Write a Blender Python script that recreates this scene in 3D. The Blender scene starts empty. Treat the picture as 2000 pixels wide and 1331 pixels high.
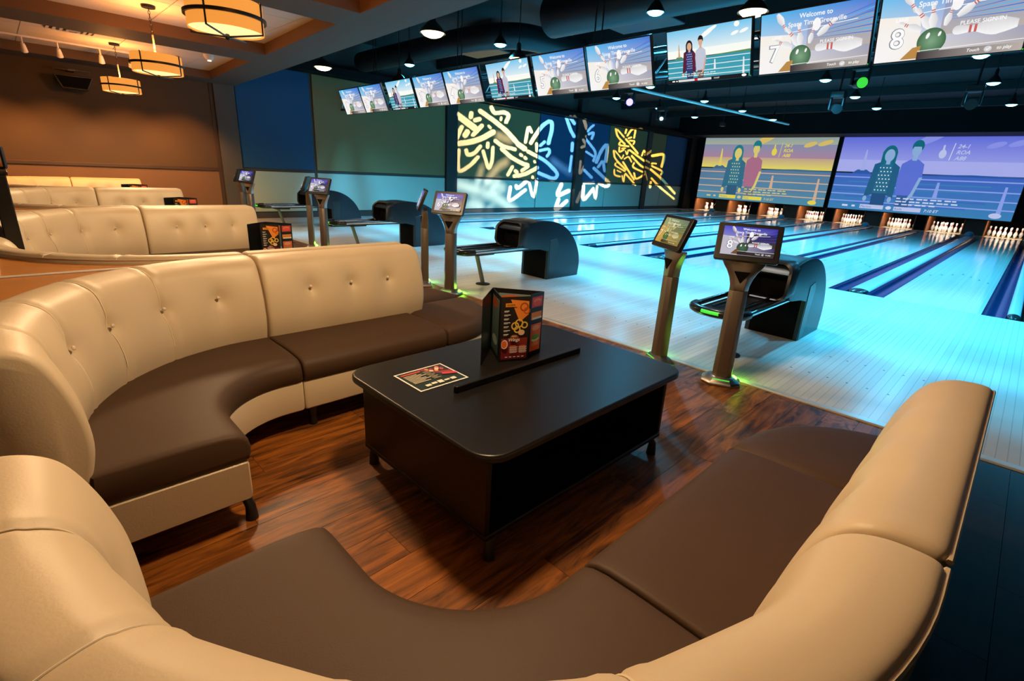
import bpy, bmesh, math, random
from mathutils import Vector, Matrix
random.seed(7)
R = math.radians
scene = bpy.context.scene
col = scene.collection

# ------------------------------------------------------------------ camera
cam_d = bpy.data.cameras.new('camera'); cam = bpy.data.objects.new('camera', cam_d); col.objects.link(cam)
cam_d.sensor_width = 36.0; cam_d.lens = 976.68 * 36 / 2000; cam_d.clip_start = 0.02; cam_d.clip_end = 200
yaw, pitch, roll = R(44.72), R(18.713), R(3.145)
fwd = Vector((-math.sin(yaw) * math.cos(pitch), math.cos(yaw) * math.cos(pitch), -math.sin(pitch)))
rgt = Vector((math.cos(yaw), math.sin(yaw), 0)); upv = rgt.cross(fwd)
r2 = rgt * math.cos(roll) + upv * math.sin(roll); u2 = -rgt * math.sin(roll) + upv * math.cos(roll)
cam.matrix_world = Matrix(((r2.x, u2.x, -fwd.x, 1.2248), (r2.y, u2.y, -fwd.y, -8.7373), (r2.z, u2.z, -fwd.z, 1.4407), (0, 0, 0, 1)))
scene.camera = cam

# ------------------------------------------------------------------ world, exposure
w = bpy.data.worlds.new('world'); scene.world = w; w.use_nodes = True
w.node_tree.nodes['Background'].inputs[0].default_value = (0.5, 0.42, 0.36, 1)
w.node_tree.nodes['Background'].inputs[1].default_value = 0.02
vs = scene.view_settings
vs.view_transform = 'Standard'; vs.look = 'None'; vs.gamma = 1.0; vs.use_curve_mapping = False; vs.exposure = 0.0

# light levels in one place
PENDANT_W, CYAN_W, WARM_PEND_W, TRACK_W, PIN_W = 240.0, 850.0, 80.0, 200.0, 17.0
WARM = (1.0, 0.69, 0.38); AMBER = (1.0, 0.36, 0.08); CYAN = (0.055, 0.57, 1.0)
SCREEN_E = 1.0

def light(kind, name, loc, power, color, parent=None, target=None, **kw):
    d = bpy.data.lights.new(name, kind); d.energy = power; d.color = color
    for k, v in kw.items(): setattr(d, k, v)
    o = bpy.data.objects.new(name, d); col.objects.link(o); o.location = loc
    if target is not None:
        o.rotation_euler = (Vector(target) - Vector(loc)).to_track_quat('-Z', 'Y').to_euler()
    if parent is not None:
        o.parent = parent; o.location = Vector(loc) - parent.location
    return o

# ------------------------------------------------------------------ materials
M = {}
def mat(name, color, rough=0.5, metal=0.0, emit=None, estr=0.0, bump=0.0, bscale=40, var=0.0, vscale=6.0, coat=0.0, spec=0.5, trans=0.0):
    m = bpy.data.materials.new(name); m.use_nodes = True; nt = m.node_tree; b = nt.nodes['Principled BSDF']
    c4 = (*color, 1)
    b.inputs['Base Color'].default_value = c4; b.inputs['Roughness'].default_value = rough; b.inputs['Metallic'].default_value = metal
    b.inputs['Coat Weight'].default_value = coat; b.inputs['Coat Roughness'].default_value = 0.08
    b.inputs['Specular IOR Level'].default_value = spec
    b.inputs['Transmission Weight'].default_value = trans
    if emit: b.inputs['Emission Color'].default_value = (*emit, 1); b.inputs['Emission Strength'].default_value = estr
    tc = nt.nodes.new('ShaderNodeTexCoord')
    if bump:
        n = nt.nodes.new('ShaderNodeTexNoise'); n.inputs['Scale'].default_value = bscale; n.inputs['Detail'].default_value = 4
        nt.links.new(tc.outputs['Object'], n.inputs['Vector'])
        bp = nt.nodes.new('ShaderNodeBump'); bp.inputs['Strength'].default_value = bump; bp.inputs['Distance'].default_value = 0.01
        nt.links.new(n.outputs['Fac'], bp.inputs['Height']); nt.links.new(bp.outputs['Normal'], b.inputs['Normal'])
    if var:
        n = nt.nodes.new('ShaderNodeTexNoise'); n.inputs['Scale'].default_value = vscale; n.inputs['Detail'].default_value = 3
        nt.links.new(tc.outputs['Object'], n.inputs['Vector'])
        mx = nt.nodes.new('ShaderNodeMix'); mx.data_type = 'RGBA'; mx.blend_type = 'MIX'
        mx.inputs['A'].default_value = tuple(min(1, c * (1 - var)) for c in color) + (1,)
        mx.inputs['B'].default_value = tuple(min(1, c * (1 + var)) for c in color) + (1,)
        nt.links.new(n.outputs['Fac'], mx.inputs['Factor']); nt.links.new(mx.outputs['Result'], b.inputs['Base Color'])
    M[name] = m
    return m

def attr_mat(name, strength, rough=0.4, emissive=True):
    m = bpy.data.materials.new(name); m.use_nodes = True; nt = m.node_tree; b = nt.nodes['Principled BSDF']
    a = nt.nodes.new('ShaderNodeAttribute'); a.attribute_name = 'Col'
    if emissive:
        b.inputs['Base Color'].default_value = (0.01, 0.01, 0.01, 1); b.inputs['Roughness'].default_value = 0.25
        nt.links.new(a.outputs['Color'], b.inputs['Emission Color']); b.inputs['Emission Strength'].default_value = strength
    else:
        nt.links.new(a.outputs['Color'], b.inputs['Base Color']); b.inputs['Roughness'].default_value = rough
    M[name] = m

mat('cream_leather', (0.62, 0.495, 0.325), 0.46, spec=0.4, bump=0.05, bscale=160, var=0.05, vscale=5)
mat('stitch', (0.85, 0.74, 0.56), 0.5)
mat('brown_leather', (0.068, 0.036, 0.018), 0.58, spec=0.28, bump=0.06, bscale=200, var=0.08)
mat('leather_back', (0.30, 0.23, 0.16), 0.5, bump=0.05, bscale=150)
mat('button', (0.66, 0.55, 0.42), 0.3)
mat('black_metal', (0.012, 0.012, 0.013), 0.4)
mat('table_black', (0.007, 0.006, 0.0055), 0.34, bump=0.02, bscale=90, var=0.15, spec=0.35)
mat('steel', (0.40, 0.38, 0.36), 0.36, metal=1.0, bump=0.01)
mat('chrome', (0.75, 0.75, 0.75), 0.15, metal=1.0)
mat('bronze_steel', (0.20, 0.165, 0.14), 0.42, metal=0.7)
mat('hood_plastic', (0.014, 0.020, 0.028), 0.33)
mat('edge_metal', (0.62, 0.62, 0.60), 0.3, metal=0.25)
mat('tray_black', (0.02, 0.022, 0.025), 0.22)
mat('void_black', (0.004, 0.004, 0.004), 0.9, spec=0.1)
mat('black_paint', (0.005, 0.0055, 0.006), 0.7, bump=0.05, spec=0.2)
mat('deck_paint', (0.006, 0.008, 0.010), 0.75, bump=0.05)
mat('duct_metal', (0.025, 0.027, 0.03), 0.4, metal=0.5)
mat('white_plastic', (0.75, 0.72, 0.68), 0.4)
mat('wall_tan', (0.076, 0.045, 0.020), 0.7, bump=0.05, bscale=25)
mat('wall_rose', (0.17, 0.095, 0.050), 0.7, bump=0.05, bscale=25)
mat('wall_grey', (0.075, 0.070, 0.066), 0.65, bump=0.04, bscale=25)
mat('wood_trim', (0.055, 0.032, 0.02), 0.45, var=0.2)
mat('soffit_paint', (0.085, 0.075, 0.066), 0.7, bump=0.04, bscale=25)
mat('beam_brown', (0.12, 0.060, 0.026), 0.65, bump=0.04, bscale=25)
mat('ceiling_tile', (0.62, 0.58, 0.52), 0.85, bump=0.25, bscale=120)
mat('tile_grid', (0.55, 0.50, 0.44), 0.6)
mat('fabric_blue', (0.012, 0.085, 0.215), 0.85, bump=0.15, bscale=220)
mat('fabric_green', (0.25, 0.19, 0.085), 0.85, bump=0.15, bscale=220)
mat('fabric_white', (0.46, 0.58, 0.50), 0.8, bump=0.1, bscale=220)
mat('lane_gutter', (0.007, 0.028, 0.10), 0.2)
mat('capping', (0.55, 0.60, 0.62), 0.25)
mat('pin_white', (0.86, 0.84, 0.80), 0.2, coat=0.4)
mat('pin_red', (0.65, 0.03, 0.03), 0.25)
mat('kickback', (0.24, 0.075, 0.02), 0.45, var=0.25, vscale=9)
mat('pale_wood', (0.55, 0.42, 0.28), 0.4, var=0.1)
mat('drum_shade', (0.30, 0.15, 0.05), 0.8, emit=(1.0, 0.36, 0.055), estr=0.85)
mat('diffuser', (0.3, 0.26, 0.2), 0.5, emit=(1.0, 0.62, 0.24), estr=1.7)
mat('warm_bulb', (0.9, 0.8, 0.6), 0.5, emit=(1.0, 0.72, 0.32), estr=6.0)
mat('cyan_led', (0.1, 0.6, 0.9), 0.5, emit=(0.16, 0.72, 1.0), estr=9.0)
mat('blue_led', (0.05, 0.05, 0.9), 0.5, emit=(0.12, 0.10, 1.0), estr=8.0)
mat('white_led', (0.9, 0.9, 0.9), 0.5, emit=(0.8, 0.9, 1.0), estr=6.0)
mat('green_led', (0.05, 0.8, 0.05), 0.5, emit=(0.08, 0.9, 0.06), estr=0.6)
mat('glass', (0.9, 0.95, 0.95), 0.05, trans=1.0)
mat('bezel', (0.008, 0.008, 0.009), 0.35)
mat('column_dark', (0.03, 0.028, 0.026), 0.6, bump=0.04, bscale=25)
mat('wood_filler', (0.50, 0.20, 0.04), 0.4, var=0.2, vscale=4)
mat('end_ball', (0.10, 0.45, 0.62), 0.3)
mat('rubber', (0.01, 0.01, 0.012), 0.7)
attr_mat('display', SCREEN_E); attr_mat('projection', 0.85); attr_mat('print', 0, 0.35, False)

def wood_floor(name, c1, c2, rough=0.35):
    m = bpy.data.materials.new(name); m.use_nodes = True; nt = m.node_tree; b = nt.nodes['Principled BSDF']
    tc = nt.nodes.new('ShaderNodeTexCoord'); oi = nt.nodes.new('ShaderNodeObjectInfo')
    add = nt.nodes.new('ShaderNodeVectorMath'); add.operation = 'ADD'
    cmb = nt.nodes.new('ShaderNodeCombineXYZ'); ml = nt.nodes.new('ShaderNodeMath'); ml.operation = 'MULTIPLY'; ml.inputs[1].default_value = 31.0
    nt.links.new(oi.outputs['Random'], ml.inputs[0]); nt.links.new(ml.outputs[0], cmb.inputs['Y']); nt.links.new(ml.outputs[0], cmb.inputs['X'])
    nt.links.new(tc.outputs['Object'], add.inputs[0]); nt.links.new(cmb.outputs[0], add.inputs[1])
    mp = nt.nodes.new('ShaderNodeMapping'); mp.inputs['Scale'].default_value = (14, 1.6, 5); nt.links.new(add.outputs[0], mp.inputs['Vector'])
    n = nt.nodes.new('ShaderNodeTexNoise'); n.inputs['Scale'].default_value = 1.6; n.inputs['Detail'].default_value = 7; n.inputs['Roughness'].default_value = 0.62; n.inputs['Distortion'].default_value = 0.9
    nt.links.new(mp.outputs[0], n.inputs['Vector'])
    rp = nt.nodes.new('ShaderNodeValToRGB'); rp.color_ramp.elements[0].position = 0.33; rp.color_ramp.elements[0].color = (*c1, 1)
    rp.color_ramp.elements[1].position = 0.63; rp.color_ramp.elements[1].color = (*c2, 1)
    nt.links.new(n.outputs['Fac'], rp.inputs['Fac'])
    hs = nt.nodes.new('ShaderNodeHueSaturation'); mr = nt.nodes.new('ShaderNodeMapRange')
    mr.inputs['To Min'].default_value = 0.72; mr.inputs['To Max'].default_value = 1.25
    nt.links.new(oi.outputs['Random'], mr.inputs['Value']); nt.links.new(mr.outputs[0], hs.inputs['Value'])
    nt.links.new(rp.outputs['Color'], hs.inputs['Color']); nt.links.new(hs.outputs['Color'], b.inputs['Base Color'])
    b.inputs['Roughness'].default_value = rough; b.inputs['Specular IOR Level'].default_value = 0.3
    bp = nt.nodes.new('ShaderNodeBump'); bp.inputs['Strength'].default_value = 0.12; bp.inputs['Distance'].default_value = 0.004
    nt.links.new(n.outputs['Fac'], bp.inputs['Height']); nt.links.new(bp.outputs['Normal'], b.inputs['Normal'])
    M[name] = m
wood_floor('plank_wood', (0.026, 0.0075, 0.0025), (0.31, 0.098, 0.012), 0.44)
wood_floor('dark_wood', (0.006, 0.004, 0.003), (0.018, 0.010, 0.006), 0.45)

def lane_mat(name, base, line, width, rough):
    # synthetic lane boards: thin joint lines running down the lane every board width
    m = bpy.data.materials.new(name); m.use_nodes = True; nt = m.node_tree; b = nt.nodes['Principled BSDF']
    tc = nt.nodes.new('ShaderNodeTexCoord'); sp = nt.nodes.new('ShaderNodeSeparateXYZ'); nt.links.new(tc.outputs['Object'], sp.inputs[0])
    d = nt.nodes.new('ShaderNodeMath'); d.operation = 'DIVIDE'; d.inputs[1].default_value = width; nt.links.new(sp.outputs['X'], d.inputs[0])
    fr = nt.nodes.new('ShaderNodeMath'); fr.operation = 'FRACT'; nt.links.new(d.outputs[0], fr.inputs[0])
    lt = nt.nodes.new('ShaderNodeMath'); lt.operation = 'LESS_THAN'; lt.inputs[1].default_value = 0.10; nt.links.new(fr.outputs[0], lt.inputs[0])
    fl = nt.nodes.new('ShaderNodeMath'); fl.operation = 'FLOOR'; nt.links.new(d.outputs[0], fl.inputs[0])
    wn = nt.nodes.new('ShaderNodeTexWhiteNoise'); wn.noise_dimensions = '1D'; nt.links.new(fl.outputs[0], wn.inputs['W'])
    mr = nt.nodes.new('ShaderNodeMapRange'); mr.inputs['To Min'].default_value = 0.93; mr.inputs['To Max'].default_value = 1.05; nt.links.new(wn.outputs['Value'], mr.inputs['Value'])
    hs = nt.nodes.new('ShaderNodeHueSaturation'); hs.inputs['Color'].default_value = (*base, 1); nt.links.new(mr.outputs[0], hs.inputs['Value'])
    mx = nt.nodes.new('ShaderNodeMix'); mx.data_type = 'RGBA'; nt.links.new(lt.outputs[0], mx.inputs['Factor'])
    nt.links.new(hs.outputs['Color'], mx.inputs['A']); mx.inputs['B'].default_value = (*line, 1)
    nt.links.new(mx.outputs['Result'], b.inputs['Base Color']); b.inputs['Roughness'].default_value = rough
    M[name] = m
lane_mat('lane_synthetic', (0.74, 0.70, 0.64), (0.60, 0.56, 0.50), 0.027, 0.10)
lane_mat('approach_synthetic', (0.70, 0.66, 0.60), (0.50, 0.47, 0.43), 0.0527, 0.24)

# ------------------------------------------------------------------ mesh builder
class MB:
    def __init__(s): s.v = []; s.f = []; s.mi = []; s.cur = 0
    def m(s, i): s.cur = i; return s
    def add(s, vs, fs):
        o = len(s.v); s.v += [tuple(v) for v in vs]; s.f += [tuple(i + o for i in f) for f in fs]; s.mi += [s.cur] * len(fs); return s
    def box(s, lo, hi):
        (a, b, c), (d, e, f) = lo, hi
        return s.add([(a,b,c),(d,b,c),(d,e,c),(a,e,c),(a,b,f),(d,b,f),(d,e,f),(a,e,f)],
                     [(0,3,2,1),(4,5,6,7),(0,1,5,4),(1,2,6,5),(2,3,7,6),(3,0,4,7)])
    def obox(s, c, ax, ay, az):
        c, ax, ay, az = Vector(c), Vector(ax), Vector(ay), Vector(az)
        vs = [c + ax*i + ay*j + az*k for k in (-1,1) for (i,j) in ((-1,-1),(1,-1),(1,1),(-1,1))]
        return s.add(vs, [(0,3,2,1),(4,5,6,7),(0,1,5,4),(1,2,6,5),(2,3,7,6),(3,0,4,7)])
    def tube(s, path, r, n=10, cap=True, closed=False):
        path = [Vector(p) for p in path]; N = len(path); rs = r if isinstance(r, (list, tuple)) else [r] * N
        rings = []; ref = None
        for i, p in enumerate(path):
            if closed: t = (path[(i+1) % N] - path[i-1])
            else: t = path[min(i+1, N-1)] - path[max(i-1, 0)]
            t.normalize()
            if ref is None:
                ref = Vector((0,0,1)) if abs(t.z) < 0.9 else Vector((1,0,0))
            a = t.cross(ref)
            if a.length < 1e-6: a = t.cross(Vector((0,1,0)))
            a.normalize(); b = a.cross(t).normalized(); ref = b
            rings.append([p + (a*math.cos(2*math.pi*k/n) + b*math.sin(2*math.pi*k/n)) * rs[i] for k in range(n)])
        vs = [v for q in rings for v in q]; fs = []
        for i in range(N if closed else N-1):
            j = (i+1) % N
            for k in range(n): fs.append((i*n+k, j*n+k, j*n+(k+1)%n, i*n+(k+1)%n))
        if cap and not closed: fs.append(tuple(range(n))); fs.append(tuple((N-1)*n+k for k in reversed(range(n))))
        return s.add(vs, fs)
    def lathe(s, prof, c=(0,0,0), n=20, axis=None, split=None):
        # profile of (radius, height); axis matrix optional
        c = Vector(c); vs = []; fs = []
        for (r, z) in prof:
            for k in range(n):
                a = 2*math.pi*k/n; p = Vector((r*math.cos(a), r*math.sin(a), z))
                vs.append((axis @ p if axis else p) + c)
        o = len(s.v); s.v += [tuple(v) for v in vs]
        for i in range(len(prof)-1):
            for k in range(n):
                s.f.append((o+i*n+k, o+i*n+(k+1)%n, o+(i+1)*n+(k+1)%n, o+(i+1)*n+k)); s.mi.append(split(i) if split else s.cur)
        if prof[0] == prof[-1]: return s
        if prof[0][0] > 1e-5: s.f.append(tuple(o+k for k in reversed(range(n)))); s.mi.append(s.cur)
        if prof[-1][0] > 1e-5: s.f.append(tuple(o+(len(prof)-1)*n+k for k in range(n))); s.mi.append(s.cur)
        return s
    def prism(s, poly, z0, z1, tf=None):
        n = len(poly); vs = [(x, y, z0) for x, y in poly] + [(x, y, z1) for x, y in poly]
        if tf: vs = [tf(*v) for v in vs]
        return s.add(vs, [tuple(reversed(range(n))), tuple(range(n, 2*n))] + [(i, (i+1)%n, n+(i+1)%n, n+i) for i in range(n)])
    def loft(s, loops, cap0=True, cap1=True, closed=True):
        n = len(loops[0]); vs = [v for l in loops for v in l]; fs = []
        for i in range(len(loops)-1):
            for k in range(n if closed else n-1): fs.append((i*n+k, i*n+(k+1)%n, (i+1)*n+(k+1)%n, (i+1)*n+k))
        if cap0: fs.append(tuple(reversed(range(n))))
        if cap1: fs.append(tuple((len(loops)-1)*n+k for k in range(n)))
        return s.add(vs, fs)
    def mesh(s, name, mats, smooth=False, fix=True):
        me = bpy.data.meshes.new(name); me.from_pydata(s.v, [], s.f)
        for m in (mats if isinstance(mats, (list, tuple)) else [mats]): me.materials.append(M[m])
        me.polygons.foreach_set('material_index', s.mi)
        if fix:
            bm = bmesh.new(); bm.from_mesh(me); bmesh.ops.recalc_face_normals(bm, faces=bm.faces); bm.to_mesh(me); bm.free()
        if smooth:
            me.shade_smooth()
            if smooth == 'auto': me.set_sharp_from_angle(angle=R(38))
        me.update(); return me
    def build(s, name, mats, parent=None, smooth=False, bevel=0, seg=2, loc=None, fix=True):
        me = s.mesh(name, mats, smooth, fix)
        o = bpy.data.objects.new(name, me); col.objects.link(o)
        if parent is not None: o.parent = parent
        if loc is not None: o.location = loc
        if bevel:
            b = o.modifiers.new('bevel', 'BEVEL'); b.width = bevel; b.segments = seg; b.limit_method = 'ANGLE'; b.angle_limit = R(35)
            o.data.shade_smooth(); o.data.set_sharp_from_angle(angle=R(60))
        return o

def thing(name, label, cat, loc=(0,0,0), rz=0, group=None):
    o = bpy.data.objects.new(name, None); col.objects.link(o); o.location = loc; o.rotation_euler = (0,0,rz); o.empty_display_size = 0.1
    o['label'] = label; o['category'] = cat
    if group: o['group'] = group
    return o
def tag(o, label, cat, group=None):
    o['label'] = label; o['category'] = cat
    if group: o['group'] = group
    return o
def struct(o): o['kind'] = 'structure'; return o
def copy_tree(o, parent=None):
    c = o.copy(); col.objects.link(c); c.parent = parent
    for ch in list(o.children):
        if ch.type == 'LIGHT' or ch.type == 'MESH' or ch.type == 'EMPTY': copy_tree(ch, c)
    return c
def dup(root, dx, dy, label, dz=0):
    c = copy_tree(root); c.location = root.location + Vector((dx, dy, dz)); c['label'] = label; return c
def link_mesh(name, me, parent=None, loc=(0,0,0), rot=None):
    o = bpy.data.objects.new(name, me); col.objects.link(o); o.parent = parent; o.location = loc
    if rot: o.rotation_euler = rot
    return o
def catmull(pts, n=6):
    out = []; P = [Vector(p) for p in pts]; e = [2*P[0]-P[1]] + P + [2*P[-1]-P[-2]]
    for i in range(1, len(e)-2):
        for k in range(n):
            t = k/n; p0, p1, p2, p3 = e[i-1:i+3]
            out.append(0.5*((2*p1)+(p2-p0)*t+(2*p0-5*p1+4*p2-p3)*t*t+(-p0+3*p1-3*p2+p3)*t**3))
    out.append(P[-1]); return out
def rrect(x0, y0, x1, y1, r, n=6):
    out = []
    for cx, cy, a0 in ((x1-r, y1-r, 0), (x0+r, y1-r, 90), (x0+r, y0+r, 180), (x1-r, y0+r, 270)):
        for k in range(n+1):
            a = R(a0 + 90*k/n); out.append((cx + r*math.cos(a), cy + r*math.sin(a)))
    return out

# ------------------------------------------------------------------ layout numbers (metres, X across the lanes, Y down the lanes)
LW = 1.0541; GA = 0.72; GB = 0.486; PITCH = 2*LW + GA + GB          # one lane pair
def lane_x(n):                                                     # left edge of lane n (8 at X = 0)
    k = 8 - n; return -((k+1)//2)*(LW+GA) - (k//2)*(LW+GB)
XL = -12.28; XR = 3.6; YB = -11.6; APP = -4.96; XC = -0.36          # walls, approach edge, bay centre

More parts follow.
